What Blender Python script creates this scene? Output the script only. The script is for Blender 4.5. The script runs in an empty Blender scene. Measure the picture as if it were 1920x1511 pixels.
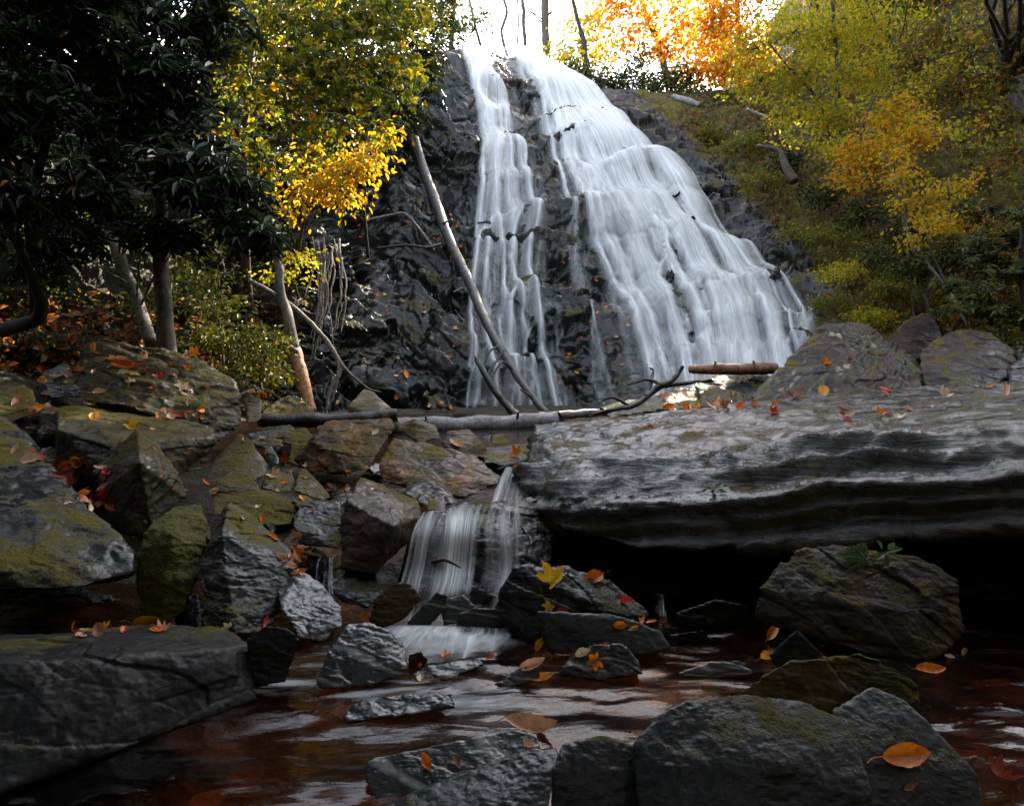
import bpy, bmesh, math, random
import numpy as np
from mathutils import Vector, Matrix
from mathutils.bvhtree import BVHTree

R = math.radians
scene = bpy.context.scene
COL = scene.collection
rng = np.random.default_rng(7)

# ------------------------------------------------------------------ camera
PW, PH, F = 1920.0, 1511.0, 1371.0          # photograph frame, focal length in its pixels
CAM = np.array([0.0, 0.0, 0.9])
PITCH = math.atan2(55.5, F)                   # looks slightly down
cam_data = bpy.data.cameras.new('camera')
cam = bpy.data.objects.new('camera', cam_data)
COL.objects.link(cam)
cam.location = CAM
cam.rotation_euler = (R(90) - PITCH, 0, 0)
cam_data.sensor_fit = 'HORIZONTAL'
cam_data.sensor_width = 36.0
cam_data.lens = 36.0 * F / PW
cam_data.clip_start = 0.05
cam_data.clip_end = 500
scene.camera = cam

# ------------------------------------------------------------------ light
SUN_AZ, SUN_EL = R(28), R(36)                 # beyond the falls, to the right
world = bpy.data.worlds.new('World')
scene.world = world
world.use_nodes = True
wn = world.node_tree
bg = wn.nodes['Background']
sky = wn.nodes.new('ShaderNodeTexSky')
sky.sky_type = 'NISHITA'
sky.sun_disc = False
sky.sun_elevation = SUN_EL
sky.sun_rotation = SUN_AZ
sky.air_density = 1.0
sky.dust_density = 0.7
sky.ozone_density = 1.0
hsv = wn.nodes.new('ShaderNodeHueSaturation')          # thin high cloud greys the blue
hsv.inputs['Saturation'].default_value = 0.36
wn.links.new(sky.outputs[0], hsv.inputs['Color'])
wn.links.new(hsv.outputs[0], bg.inputs[0])
bg.inputs[1].default_value = 0.13
sun_d = bpy.data.lights.new('sun', 'SUN')
sun_d.energy = 4.5
sun_d.angle = R(0.6)
sun_d.color = (1.0, 0.87, 0.66)
sun = bpy.data.objects.new('sun', sun_d)
COL.objects.link(sun)
sdir = Vector((math.sin(SUN_AZ) * math.cos(SUN_EL), math.cos(SUN_AZ) * math.cos(SUN_EL), math.sin(SUN_EL)))
sun.rotation_euler = sdir.to_track_quat('Z', 'Y').to_euler()
scene.view_settings.view_transform = 'Standard'
scene.view_settings.look = 'None'
scene.view_settings.gamma = 1.0
scene.view_settings.exposure = 3.3
scene.cycles.max_bounces = 8
scene.cycles.transparent_max_bounces = 24
scene.cycles.caustics_reflective = False
scene.cycles.caustics_refractive = False

# ------------------------------------------------------------------ helpers
_fw = np.array([0.0, math.cos(PITCH), -math.sin(PITCH)])
_up = np.array([0.0, math.sin(PITCH), math.cos(PITCH)])
_rt = np.array([1.0, 0.0, 0.0])

def at(px, py, d):
    """point seen at photograph pixel px, py at depth d (metres along the view axis)"""
    px = np.asarray(px, float); py = np.asarray(py, float); d = np.asarray(d, float)
    a = ((px - PW / 2) / F * d)[..., None]
    b = ((PH / 2 - py) / F * d)[..., None]
    return CAM + a * _rt + b * _up + d[..., None] * _fw

def project(P):
    V = np.asarray(P) - CAM
    d = V @ _fw
    return PW / 2 + F * (V @ _rt) / d, PH / 2 - F * (V @ _up) / d, d

def _hash(ix, iy, iz, seed):
    h = (ix.astype(np.uint32) * np.uint32(374761393) + iy.astype(np.uint32) * np.uint32(668265263)
         + iz.astype(np.uint32) * np.uint32(2246822519) + np.uint32((seed * 3266489917) & 0xffffffff))
    h = (h ^ (h >> np.uint32(13))) * np.uint32(1274126177)
    h = (h ^ (h >> np.uint32(16))) * np.uint32(2654435769)
    return h ^ (h >> np.uint32(15))

def rnd3(ix, iy, iz, seed):
    return _hash(ix, iy, iz, seed).astype(np.float64) / 4294967295.0

_G = np.array([[1,1,0],[-1,1,0],[1,-1,0],[-1,-1,0],[1,0,1],[-1,0,1],[1,0,-1],[-1,0,-1],
               [0,1,1],[0,-1,1],[0,1,-1],[0,-1,-1],[1,1,0],[-1,1,0],[0,-1,1],[0,-1,-1]], float)

def noise(P, seed=0):
    I = np.floor(P); f = P - I; I = I.astype(np.int64)
    w = f * f * f * (f * (f * 6 - 15) + 10)
    out = np.zeros(len(P))
    for dx in (0, 1):
        for dy in (0, 1):
            for dz in (0, 1):
                g = _G[_hash(I[:, 0] + dx, I[:, 1] + dy, I[:, 2] + dz, seed) & np.uint32(15)]
                v = g[:, 0] * (f[:, 0] - dx) + g[:, 1] * (f[:, 1] - dy) + g[:, 2] * (f[:, 2] - dz)
                out += v * (w[:, 0] if dx else 1 - w[:, 0]) * (w[:, 1] if dy else 1 - w[:, 1]) * (w[:, 2] if dz else 1 - w[:, 2])
    return out

def fbm(P, octs=4, seed=0, gain=0.5):
    s = np.zeros(len(P)); a = 1.0; P = np.array(P, float)
    for o in range(octs):
        s += a * noise(P + 17.3 * o, seed + o); a *= gain; P = P * 2.03
    return s

def ridged(P, octs=3, seed=0):
    s = np.zeros(len(P)); a = 1.0; P = np.array(P, float)
    for o in range(octs):
        s += a * (1 - 2 * np.abs(noise(P + 9.1 * o, seed + o))); a *= 0.5; P = P * 2.1
    return s

def cells(P, seed=0):
    """Worley: random value of the nearest cell, distance to its border"""
    I = np.floor(P).astype(np.int64)
    f1 = np.full(len(P), 9.0); f2 = np.full(len(P), 9.0); val = np.zeros(len(P))
    for dx in (-1, 0, 1):
        for dy in (-1, 0, 1):
            for dz in (-1, 0, 1):
                a, b, c = I[:, 0] + dx, I[:, 1] + dy, I[:, 2] + dz
                q = np.stack([a + rnd3(a, b, c, seed), b + rnd3(a, b, c, seed + 1), c + rnd3(a, b, c, seed + 2)], 1)
                d = np.sqrt(((q - P) ** 2).sum(1))
                n = d < f1
                f2 = np.where(n, f1, np.minimum(f2, d))
                val = np.where(n, rnd3(a, b, c, seed + 3), val)
                f1 = np.where(n, d, f1)
    return val, f2 - f1

def sstep(a, b, x):
    t = np.clip((x - a) / (b - a), 0, 1)
    return t * t * (3 - 2 * t)

def mesh_of(name, V, faces, smooth=True, attrs=None, mat=None):
    V = np.asarray(V, np.float32)
    me = bpy.data.meshes.new(name)
    faces = np.asarray(faces, np.int32)
    n, k = faces.shape
    me.vertices.add(len(V)); me.vertices.foreach_set('co', V.ravel())
    me.loops.add(n * k); me.loops.foreach_set('vertex_index', faces.ravel())
    me.polygons.add(n)
    me.polygons.foreach_set('loop_start', np.arange(n, dtype=np.int32) * k)
    me.polygons.foreach_set('loop_total', np.full(n, k, np.int32))
    me.polygons.foreach_set('use_smooth', np.full(n, smooth))
    for an, av in (attrs or {}).items():
        av = np.asarray(av, np.float32)
        if av.ndim == 1:
            a = me.attributes.new(an, 'FLOAT', 'POINT'); a.data.foreach_set('value', av)
        else:
            a = me.attributes.new(an, 'FLOAT_COLOR', 'POINT')
            a.data.foreach_set('color', np.concatenate([av, np.ones((len(av), 1), np.float32)], 1).ravel())
    me.update(calc_edges=True)
    if mat: me.materials.append(mat)
    return me

def grid_faces(nr, nc):
    i = np.arange(nr * nc).reshape(nr, nc)
    return np.stack([i[:-1, :-1], i[:-1, 1:], i[1:, 1:], i[1:, :-1]], -1).reshape(-1, 4)

def link(name, me, parent=None, **props):
    o = bpy.data.objects.new(name, me)
    COL.objects.link(o)
    if parent is not None: o.parent = parent
    for k, v in props.items(): o[k] = v
    return o

def thing(name, label, cat, loc, group=None):
    o = bpy.data.objects.new(name, None)
    COL.objects.link(o)
    o.empty_display_size = 0.1
    o.location = loc
    o['label'] = label; o['category'] = cat
    if group: o['group'] = group
    return o

def recentre(me, loc):
    n = len(me.vertices); v = np.empty(n * 3, np.float32); me.vertices.foreach_get('co', v)
    v = v.reshape(-1, 3) - np.asarray(loc, np.float32)
    me.vertices.foreach_set('co', v.ravel()); me.update()

# ------------------------------------------------------------------ materials
class NT:
    def __init__(s, name):
        s.m = bpy.data.materials.new(name); s.m.use_nodes = True
        s.t = s.m.node_tree; s.t.nodes.clear()
        s.out = s.t.nodes.new('ShaderNodeOutputMaterial')
    def n(s, typ, **kw):
        nd = s.t.nodes.new('ShaderNode' + typ)
        for k, v in kw.items():
            if k.startswith('i_'):
                key = k[2:]; key = int(key) if key.isdigit() else key.replace('_', ' ')
                s.put(nd.inputs[key], v)
            else: setattr(nd, k, v)
        return nd
    def put(s, sock, v):
        if isinstance(v, bpy.types.NodeSocket): s.t.links.new(v, sock)
        elif isinstance(v, bpy.types.Node): s.t.links.new(v.outputs[0], sock)
        elif isinstance(v, (tuple, list)) and len(v) == 3 and sock.type == 'RGBA': sock.default_value = (*v, 1)
        else: sock.default_value = v
    def math(s, op, a, b=0.0, clamp=False):
        nd = s.t.nodes.new('ShaderNodeMath'); nd.operation = op; nd.use_clamp = clamp
        s.put(nd.inputs[0], a); s.put(nd.inputs[1], b); return nd.outputs[0]
    def ramp(s, fac, stops):
        nd = s.t.nodes.new('ShaderNodeValToRGB'); el = nd.color_ramp.elements
        while len(el) < len(stops): el.new(0.5)
        for e, (p, c) in zip(el, stops):
            e.position = p; e.color = (c, c, c, 1) if not isinstance(c, (tuple, list)) else (*c, 1)
        s.put(nd.inputs[0], fac); return nd.outputs[0]
    def mix(s, fac, a, b, mode='MIX'):
        nd = s.t.nodes.new('ShaderNodeMix'); nd.data_type = 'RGBA'; nd.blend_type = mode
        s.put(nd.inputs[0], fac); s.put(nd.inputs[6], a); s.put(nd.inputs[7], b); return nd.outputs[2]
    def tex(s, vec, scale, detail=5, rough=0.6, dist=0.0, typ='TexNoise'):
        nd = s.n(typ); s.put(nd.inputs['Vector'], vec); nd.inputs['Scale'].default_value = scale
        if typ == 'TexNoise':
            nd.inputs['Detail'].default_value = detail; nd.inputs['Roughness'].default_value = rough
            nd.inputs['Distortion'].default_value = dist
        return nd.outputs[0]
    def attr(s, name, out='Fac'):
        nd = s.n('Attribute', attribute_name=name); return nd.outputs[out]

def rock_mat(name, dark=(0.018, 0.02, 0.022), light=(0.10, 0.115, 0.12), stain=(0.07, 0.05, 0.025), stain_amt=0.3,
             moss=0.0, moss_col=(0.050, 0.044, 0.007), lichen=0.15, rough=(0.28, 0.6), tilt=(0, 0, 0), spec=0.36, scale=1.0, bump=1.0, side_moss=0.0, vein=0.0, stretch=(1.0, 1.0, 6.0)):
    dark = tuple(c * 0.22 for c in dark); light = tuple(c * 0.30 for c in light); stain = tuple(c * 0.7 for c in stain)
    s = NT(name)
    tc = s.n('TexCoord').outputs['Object']
    oi = s.n('ObjectInfo').outputs['Random']
    off = s.n('VectorMath', operation='ADD'); s.put(off.inputs[0], tc)
    cmb = s.n('CombineXYZ'); s.put(cmb.inputs[0], s.math('MULTIPLY', oi, 37.0)); s.put(cmb.inputs[2], s.math('MULTIPLY', oi, 11.0))
    s.put(off.inputs[1], cmb)
    v = off.outputs[0]
    mp = s.n('Mapping'); s.put(mp.inputs['Vector'], v); mp.inputs['Rotation'].default_value = [R(a) for a in tilt]
    mp.inputs['Scale'].default_value = stretch
    lay = s.tex(mp, 2.2 * scale, 7, 0.65, 0.6)
    big = s.tex(v, 2.6 * scale, 4, 0.55)
    fine = s.tex(v, 26 * scale, 6, 0.7)
    k = s.math('ADD', s.math('MULTIPLY', lay, 0.65), s.math('MULTIPLY', fine, 0.35))
    base = s.mix(s.ramp(k, [(0.33, 0.0), (0.68, 1.0)]), dark, light)
    st = s.ramp(s.tex(v, 4.3 * scale, 6, 0.65, 0.4), [(0.5, 0.0), (0.68, 1.0)])
    base = s.mix(s.math('MULTIPLY', st, stain_amt), base, stain)
    if vein:
        wv = s.n('TexWave'); s.put(wv.inputs['Vector'], mp); wv.inputs['Scale'].default_value = 1.1; wv.inputs['Distortion'].default_value = 9
        base = s.mix(s.math('MULTIPLY', s.ramp(wv.outputs['Fac'], [(0.94, 0.0), (1.0, 1.0)]), vein), base, (0.45, 0.46, 0.45))
    if lichen:
        vo = s.n('TexVoronoi'); s.put(vo.inputs['Vector'], s.mix(0.12, v, s.tex(v, 9, 3))); vo.inputs['Scale'].default_value = 7.0 * scale
        vm = s.ramp(s.math('ADD', vo.outputs['Distance'], s.math('MULTIPLY', fine, 0.35)), [(0.36, 1.0), (0.46, 0.0)])
        vm = s.math('MULTIPLY', vm, s.ramp(s.tex(v, 1.9 * scale, 3), [(0.5, 0.0), (0.62, 1.0)]))
        vm = s.math('MULTIPLY', vm, lichen)
        base = s.mix(vm, base, (0.27, 0.27, 0.2))
    geo = s.n('NewGeometry')
    nz = s.n('SeparateXYZ', i_0=geo.outputs['Normal']).outputs['Z']
    rgh = s.n('MapRange', i_0=s.math('ADD', s.math('MULTIPLY', big, 0.6), s.math('MULTIPLY', lay, 0.4)))
    rgh.inputs[1].default_value = 0.35; rgh.inputs[2].default_value = 0.65
    rgh.inputs[3].default_value = rough[0] * 0.7; rgh.inputs[4].default_value = rough[1] * 0.8
    rough_s = rgh.outputs[0]
    hgt = s.math('ADD', s.math('MULTIPLY', lay, 0.7), s.math('MULTIPLY', fine, 0.16))
    vf = s.tex(v, 110 * scale, 3, 0.6)
    hgt = s.math('ADD', hgt, s.math('MULTIPLY', vf, 0.035))
    if moss or side_moss:
        up = s.math('ADD', s.math('MULTIPLY', nz, 0.30), s.tex(v, 3.4 * scale, 6, 0.72))
        mm = s.ramp(s.math('ADD', up, s.math('MULTIPLY', fine, 0.22)), [(max(0.0, 0.97 - 0.36 * moss), 0.0), (max(0.05, 1.09 - 0.36 * moss), 1.0)])
        if side_moss:
            sd = s.ramp(s.math('SUBTRACT', s.math('ADD', s.tex(v, 4.0 * scale, 6, 0.7), s.math('MULTIPLY', fine, 0.25)), s.math('MULTIPLY', nz, 0.25)),
                        [(0.62, 0.0), (0.78, 1.0)])
            mm = s.math('MAXIMUM', mm, s.math('MULTIPLY', sd, side_moss))
        mc = s.mix(s.tex(v, 60, 3), [c * 0.35 for c in moss_col], [min(1, c * 1.8) for c in moss_col])
        base = s.mix(mm, base, mc)
        rough_s = s.mix(mm, rough_s, (0.9, 0.9, 0.9))
        hgt = s.math('ADD', hgt, s.math('MULTIPLY', mm, s.math('MULTIPLY', s.tex(v, 85, 3), 0.55)))
    bp = s.n('Bump'); bp.inputs['Strength'].default_value = 0.55 * bump; bp.inputs['Distance'].default_value = 0.024
    s.put(bp.inputs['Height'], hgt)
    p = s.n('BsdfPrincipled'); s.put(p.inputs['Base Color'], base); s.put(p.inputs['Roughness'], rough_s)
    s.put(p.inputs['Normal'], bp.outputs[0]); p.inputs['Specular IOR Level'].default_value = spec
    s.put(s.out.inputs[0], p); return s.m

def leaf_mat(name, trans=0.5, rough=0.5, spec=0.3):
    s = NT(name)
    c = s.attr('tint', 'Color')
    tc = s.n('TexCoord').outputs['Object']
    c = s.mix(s.math('MULTIPLY', s.tex(tc, 60, 3), 0.5), c, s.mix(1.0, c, (0.75, 0.55, 0.4), 'MULTIPLY'))
    p = s.n('BsdfPrincipled'); s.put(p.inputs['Base Color'], c); p.inputs['Roughness'].default_value = rough
    p.inputs['Specular IOR Level'].default_value = spec
    t = s.n('BsdfTranslucent'); s.put(t.inputs[0], c)
    mx = s.n('MixShader', i_0=trans); s.put(mx.inputs[1], p); s.put(mx.inputs[2], t)
    s.put(s.out.inputs[0], mx); return s.m

def bark_mat(name, dark, light, moss=0.0, rough=0.8, sc=1.0):
    s = NT(name)
    tc = s.n('TexCoord').outputs['Object']
    nz = s.tex(tc, 14 * sc, 7, 0.7)
    mp = s.n('Mapping'); s.put(mp.inputs['Vector'], tc); mp.inputs['Scale'].default_value = (1, 1, 0.15)
    st = s.tex(mp, 45 * sc, 5, 0.65, 0.4)
    k = s.math('ADD', s.math('MULTIPLY', nz, 0.5), s.math('MULTIPLY', st, 0.5))
    c = s.mix(s.ramp(k, [(0.38, 0.0), (0.62, 1.0)]), dark, light)
    if moss:
        c = s.mix(s.ramp(s.tex(tc, 6, 5), [(0.62 - 0.2 * moss, 0.0), (0.72 - 0.2 * moss, 1.0)]), c, (0.05, 0.055, 0.012))
    bp = s.n('Bump', i_Height=k); bp.inputs['Strength'].default_value = 0.8; bp.inputs['Distance'].default_value = 0.02
    p = s.n('BsdfPrincipled'); s.put(p.inputs['Base Color'], c); p.inputs['Roughness'].default_value = rough
    s.put(p.inputs['Normal'], bp.outputs[0]); s.put(s.out.inputs[0], p); return s.m
# ------------------------------------------------------------------ the hillside: cliff of the falls and the two banks
CTRL = np.array([
 (520,775,9.3),(700,780,10),(870,780,10.6),(1030,780,11),(1200,740,11),(1350,690,10.8),(1480,670,10.3),(1560,640,10),(1750,650,9.6),(1950,660,9),(2300,700,8),
 (400,740,8),(250,690,7),(100,690,6.2),(-100,720,5.4),(-400,760,4.5),(-700,800,4.2),
 (700,500,12.3),(870,500,13),(1000,500,13.4),(1150,480,13.8),(1300,480,13.6),(1450,520,12.5),(1550,540,11.6),
 (700,350,13.6),(850,300,15.3),(950,300,16),(1080,300,17),(1200,300,16.8),(1330,350,15.5),(1450,380,14.5),(1600,400,13),
 (760,180,15.5),(870,95,17.8),(940,100,19.5),(1000,120,20),(1100,155,20),(1200,175,19.5),(1300,190,19),(1400,200,18),
 (1500,250,17),(1700,450,11.5),(1700,250,14.5),(1900,400,10.5),(1900,200,12.5),(1900,0,15),(1600,60,19),(2200,300,9.5),(2200,0,12),(2600,200,8),
 (600,500,10.5),(600,350,11.7),(600,150,14),(450,550,9),(450,350,10.2),(450,150,12),(250,500,7.5),(250,300,8.6),(250,150,10),
 (0,550,6.2),(0,300,7),(0,100,8.5),(-400,400,5.2),(-400,0,6.5)], float)

def _tps(r2): return 0.5 * r2 * np.log(r2 + 1e-9)
_c = CTRL[:, :2] / 1000.0
_n = len(_c)
_K = _tps(((_c[:, None] - _c[None]) ** 2).sum(-1)) + 0.002 * np.eye(_n)
_Pm = np.concatenate([np.ones((_n, 1)), _c], 1)
_A = np.block([[_K, _Pm], [_Pm.T, np.zeros((3, 3))]])
_w = np.linalg.solve(_A, np.concatenate([np.log(CTRL[:, 2]), np.zeros(3)]))

def hill_depth(px, py):
    q = np.stack([px.ravel(), py.ravel()], 1) / 1000.0
    out = np.empty(len(q))
    for i in range(0, len(q), 40000):
        s = q[i:i + 40000]
        out[i:i + 40000] = _tps(((s[:, None] - _c[None]) ** 2).sum(-1)) @ _w[:_n] + _w[_n] + s @ _w[_n + 1:]
    return np.exp(out).reshape(px.shape)

def saw(x, j=0.14):
    f = x - np.floor(x)
    return np.where(f < 1 - j, f / (1 - j), (1 - f) / j)

def in_poly(px, py, poly):
    poly = np.asarray(poly, float); r = np.zeros(px.shape, bool); j = len(poly) - 1
    for i in range(len(poly)):
        xi, yi = poly[i]; xj, yj = poly[j]
        c = ((yi > py) != (yj > py)) & (px < (xj - xi) * (py - yi) / (yj - yi + 1e-12) + xi)
        r ^= c; j = i
    return r

def line_y(px, pts):
    pts = np.asarray(pts, float); return np.interp(px, pts[:, 0], pts[:, 1])

CREST = [(-700,120),(0,100),(400,120),(600,110),(780,102),(850,93),(880,90),(930,98),(1000,118),(1100,155),(1180,172),(1300,178),(1400,160),(1600,20),(1900,-220),(2700,-450)]  # right end raised out of view to block the sun
BASE = [(-700,1000),(-400,950),(-100,880),(100,850),(250,830),(400,830),(520,830),(700,815),(870,815),(1030,815),(1200,800),(1350,790),(1480,790),(1560,790),(1750,800),(1950,820),(2300,880),(2700,950)]
# rock runs between these two lines; soil and plants either side of them
LEFT_EDGE = [(0,850),(100,830),(200,765),(280,745),(330,690),(400,600),(470,580),(560,575),(640,560),(800,500)]      # (py, px)
RIGHT_EDGE = [(0,1030),(100,1060),(165,1170),(200,1215),(250,1265),(300,1330),(380,1410),(450,1490),(520,1545),(600,1575),(700,1580),(800,1570)]

def rockness(px, py):
    l = np.interp(py, *np.array(LEFT_EDGE, float).T); r = np.interp(py, *np.array(RIGHT_EDGE, float).T)
    return sstep(-25, 25, px - l) * sstep(-50, 40, r - px)

def cliff_disp(W, rk, px=None, py=None):
    """ledges, blocks and cracks of the rock, metres outwards"""
    x, y, z = W[:, 0], W[:, 1], W[:, 2]
    wv = fbm(W * [0.5, 0.5, 0.5], 4, 11)
    w2 = fbm(W * 1.4, 4, 12)
    tilt = 0.75 * sstep(0.3, -1.4, x)
    s = z + tilt * (x + 1) - 0.10 * x + 0.6 * wv + 0.12 * w2
    amp = 0.45 + 1.0 * np.clip(noise(W * 0.55 + 4, 15) + 0.3, 0, 1)
    d = 0.50 * amp * (saw(s / 1.05, 0.08) - 0.5)
    s2 = s + 0.18 * fbm(W * 2.0, 3, 21)
    d += 0.22 * np.clip(noise(W * 0.9 + 8, 25) + 0.25, 0, 1) * (saw(s2 / 0.46, 0.12) - 0.5)
    d += 0.06 * np.clip(noise(W * 1.3 + 3, 26) + 0.3, 0, 1) * (saw((s2 + 0.03 * noise(W * 6, 22)) / 0.15, 0.2) - 0.5)
    q = np.stack([x * 0.7 + 0.35 * w2, y * 0.5, (z + tilt * x) * 1.1 + 0.45 * w2], 1)
    v, e = cells(q, 31)
    d += 0.40 * (v - 0.5) - 0.10 * sstep(0.07, 0.0, e)
    q2 = np.stack([x * 1.7 + 0.6 * w2, y * 1.2, (z + tilt * x) * 3.6 + 0.3 * w2], 1)
    v2, e2 = cells(q2, 41)
    d += 0.05 * (v2 - 0.5) - 0.02 * sstep(0.06, 0.0, e2)
    d += 0.14 * fbm(W * 0.9, 3, 51) + 0.013 * fbm(W * 9, 4, 61)
    soil = 0.20 * (saw((s + 0.5 * w2) / 0.8, 0.15) - 0.5) + 0.10 * (saw((s2 + 0.3 * w2) / 0.3, 0.2) - 0.5) + 0.30 * fbm(W * 0.9, 5, 71) + 0.05 * fbm(W * 6, 3, 72)
    return rk * d + (1 - rk) * soil

def smooth2(a, k=1):
    for _ in range(k):
        b = a.copy()
        b[1:-1] = (a[:-2] + 2 * a[1:-1] + a[2:]) / 4
        c = b.copy()
        c[:, 1:-1] = (b[:, :-2] + 2 * b[:, 1:-1] + b[:, 2:]) / 4
        a = c
    return a

def grid_normals(W):
    du = np.gradient(W, axis=1); dv = np.gradient(W, axis=0)
    n = np.cross(dv, du)
    n /= np.linalg.norm(n, axis=-1, keepdims=True) + 1e-12
    n *= np.sign((n * (CAM - W)).sum(-1, keepdims=True)); return n

cols = np.concatenate([np.arange(-700, -100, 24), np.arange(-100, 520, 5), np.arange(520, 1600, 1.9), np.arange(1600, 2000, 4.5), np.arange(2000, 2701, 24)])
rows = np.linspace(0, 1, 400)
cy, by = line_y(cols, CREST), line_y(cols, BASE)
PX = np.broadcast_to(cols, (len(rows), len(cols))).copy()
PY = cy[None] + rows[:, None] * (by - cy)[None]
HW = at(PX, PY, hill_depth(PX, PY))
HN = grid_normals(HW)
RK = rockness(PX, PY)
hd = cliff_disp(HW.reshape(-1, 3), RK.ravel()).reshape(PX.shape) * (0.25 + 0.75 * sstep(0, 0.10, rows))[:, None]
HILL = HW + HN * hd[..., None]
# behind the crest the land runs on, nearly level
ks = np.array([0.35, 0.8, 1.5, 2.5, 4, 6, 9, 13, 18, 25, 34, 45])[::-1]
side = sstep(1250, 2000, cols) + 0.8 * sstep(700, 200, cols)
top = HILL[0]
PLAT = np.stack([top + np.stack([0.15 * k * np.sign(top[:, 0]) * side, np.full(len(cols), k), -0.25 * min(k, 1.2) + k * (0.05 + 0.5 * side) * (k < 16) + 16 * (0.05 + 0.5 * side) * (k >= 16)], 1) for k in ks])
PLAT[..., 2] += 0.15 * fbm(PLAT.reshape(-1, 3) * 0.5, 3, 77).reshape(PLAT.shape[:2])

def soil_mat(name, dirt_dark, dirt, mossy):
    s = NT(name)
    tc = s.n('TexCoord').outputs['Object']
    n1 = s.tex(tc, 1.3, 6, 0.65); n2 = s.tex(tc, 9, 6, 0.7); n3 = s.tex(tc, 40, 4, 0.7)
    c = s.mix(s.ramp(n2, [(0.35, 0.0), (0.65, 1.0)]), dirt_dark, dirt)
    c = s.mix(s.ramp(s.math('ADD', n1, s.math('MULTIPLY', n2, 0.3)), [(0.56, 0.0), (0.70, 1.0)]), c, mossy)
    c = s.mix(s.ramp(n3, [(0.6, 0.0), (0.7, 0.7)]), c, (0.12, 0.05, 0.02))
    c = s.mix(s.ramp(s.tex(tc, 1.7, 5, 0.6), [(0.64, 0.0), (0.72, 0.8)]), c, (0.055, 0.058, 0.055))
    bp = s.n('Bump', i_Height=s.math('ADD', n2, s.math('MULTIPLY', n3, 0.6))); bp.inputs['Strength'].default_value = 1.0; bp.inputs['Distance'].default_value = 0.08
    p = s.n('BsdfPrincipled', i_Base_Color=c, i_Normal=bp.outputs[0]); p.inputs['Roughness'].default_value = 0.85
    s.put(s.out.inputs[0], p); return s.m
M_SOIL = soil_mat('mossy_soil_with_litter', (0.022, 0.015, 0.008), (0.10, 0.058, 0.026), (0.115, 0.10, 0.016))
M_SHADED_SOIL = soil_mat('shaded_soil', (0.010, 0.007, 0.005), (0.035, 0.020, 0.011), (0.025, 0.026, 0.008))  # same dirt with the left bank's shade put into its colour

M_CLIFF = rock_mat('wet_cliff_slate', dark=(0.009, 0.010, 0.012), light=(0.06, 0.067, 0.071), stain=(0.045, 0.036, 0.02), stain_amt=0.35,
                   moss=0.45, lichen=0.0, rough=(0.16, 0.42), tilt=(8, 35, 0), scale=0.6, bump=0.95, spec=0.24)
FULL = np.concatenate([PLAT, HILL]); npl = len(ks)
allf = grid_faces(FULL.shape[0], FULL.shape[1])
fr = allf[:, 0] // FULL.shape[1]
rkf = np.concatenate([np.zeros((npl, len(cols))), RK]).ravel()[allf].mean(1)
pxf = np.concatenate([np.broadcast_to(cols, (npl, len(cols))), PX]).ravel()[allf].mean(1)

def sub_mesh(name, mask, mat, **props):
    f = allf[mask]; u, inv = np.unique(f, return_inverse=True)
    return link(name, mesh_of(name, FULL.reshape(-1, 3)[u], inv.reshape(-1, 4), True, None, mat), **props)

is_cliff = (rkf > 0.5)
CLIFF = sub_mesh('cliff', is_cliff & (fr >= npl), M_CLIFF, kind='structure')
sub_mesh('left_bank', ~is_cliff & (pxf < 900) & (fr >= npl), M_SHADED_SOIL, kind='structure')
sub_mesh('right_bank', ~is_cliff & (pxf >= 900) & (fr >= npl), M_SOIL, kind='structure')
sub_mesh('plateau', fr < npl, M_SHADED_SOIL, kind='structure')

# ------------------------------------------------------------------ the valley floor, one sheet
gx = np.concatenate([np.linspace(-30, -5, 14), np.linspace(-4.8, 6, 150), np.linspace(6.4, 30, 14)])
gy = np.concatenate([np.linspace(-30, -1, 20), np.linspace(-0.8, 13, 190)])
GX, GY = np.meshgrid(gx, gy)
def floor_z(x, y):
    z = -0.17 + 0.47 * sstep(2.7, 4.6, y) + 0.02 * np.clip(y - 5, 0, 8)
    lx = np.clip(-x - (1.3 + 0.2 * y), 0, 99); rx = np.clip(x - (2.6 + 0.35 * np.clip(y, 0, 99)), 0, 99)
    z = z + 0.38 * np.minimum(lx, 3) + 0.75 * np.clip(lx - 3, 0, 12) + 0.25 * np.minimum(rx, 2) + 0.9 * np.clip(rx - 2, 0, 12)
    z = z + 0.95 * np.clip(-y - 2.5, 0, 11)  # unseen slope behind the camera, added to block sky light
    return z
GZ = floor_z(GX, GY)
GP = np.stack([GX, GY, GZ], -1)
GP[..., 2] += (0.05 * fbm(GP.reshape(-1, 3) * [2.5, 2.5, 0], 4, 81)).reshape(GX.shape)
s = NT('stream_bed')
tc = s.n('TexCoord').outputs['Object']
vo = s.n('TexVoronoi'); s.put(vo.inputs['Vector'], s.mix(0.05, tc, s.tex(tc, 12, 3))); vo.inputs['Scale'].default_value = 15
lf = s.ramp(s.n('SeparateColor', i_0=vo.outputs['Color']).outputs[0], [(0.0, (0.02, 0.012, 0.008)), (0.45, (0.07, 0.024, 0.010)), (0.75, (0.20, 0.058, 0.016)), (1.0, (0.28, 0.12, 0.038))])
c = s.mix(s.ramp(s.tex(tc, 2.2, 5, 0.6), [(0.42, 0.0), (0.58, 1.0)]), (0.02, 0.014, 0.01), lf)
c = s.mix(s.math('MULTIPLY', s.tex(tc, 30, 4), 0.6), c, (0.03, 0.016, 0.01))
bp = s.n('Bump', i_Height=s.math('ADD', vo.outputs['Distance'], s.tex(tc, 30, 4))); bp.inputs['Strength'].default_value = 0.7; bp.inputs['Distance'].default_value = 0.03
p = s.n('BsdfPrincipled', i_Base_Color=c, i_Normal=bp.outputs[0]); p.inputs['Roughness'].default_value = 0.7
s.put(s.out.inputs[0], p)
gf = grid_faces(*GX.shape)
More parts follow.
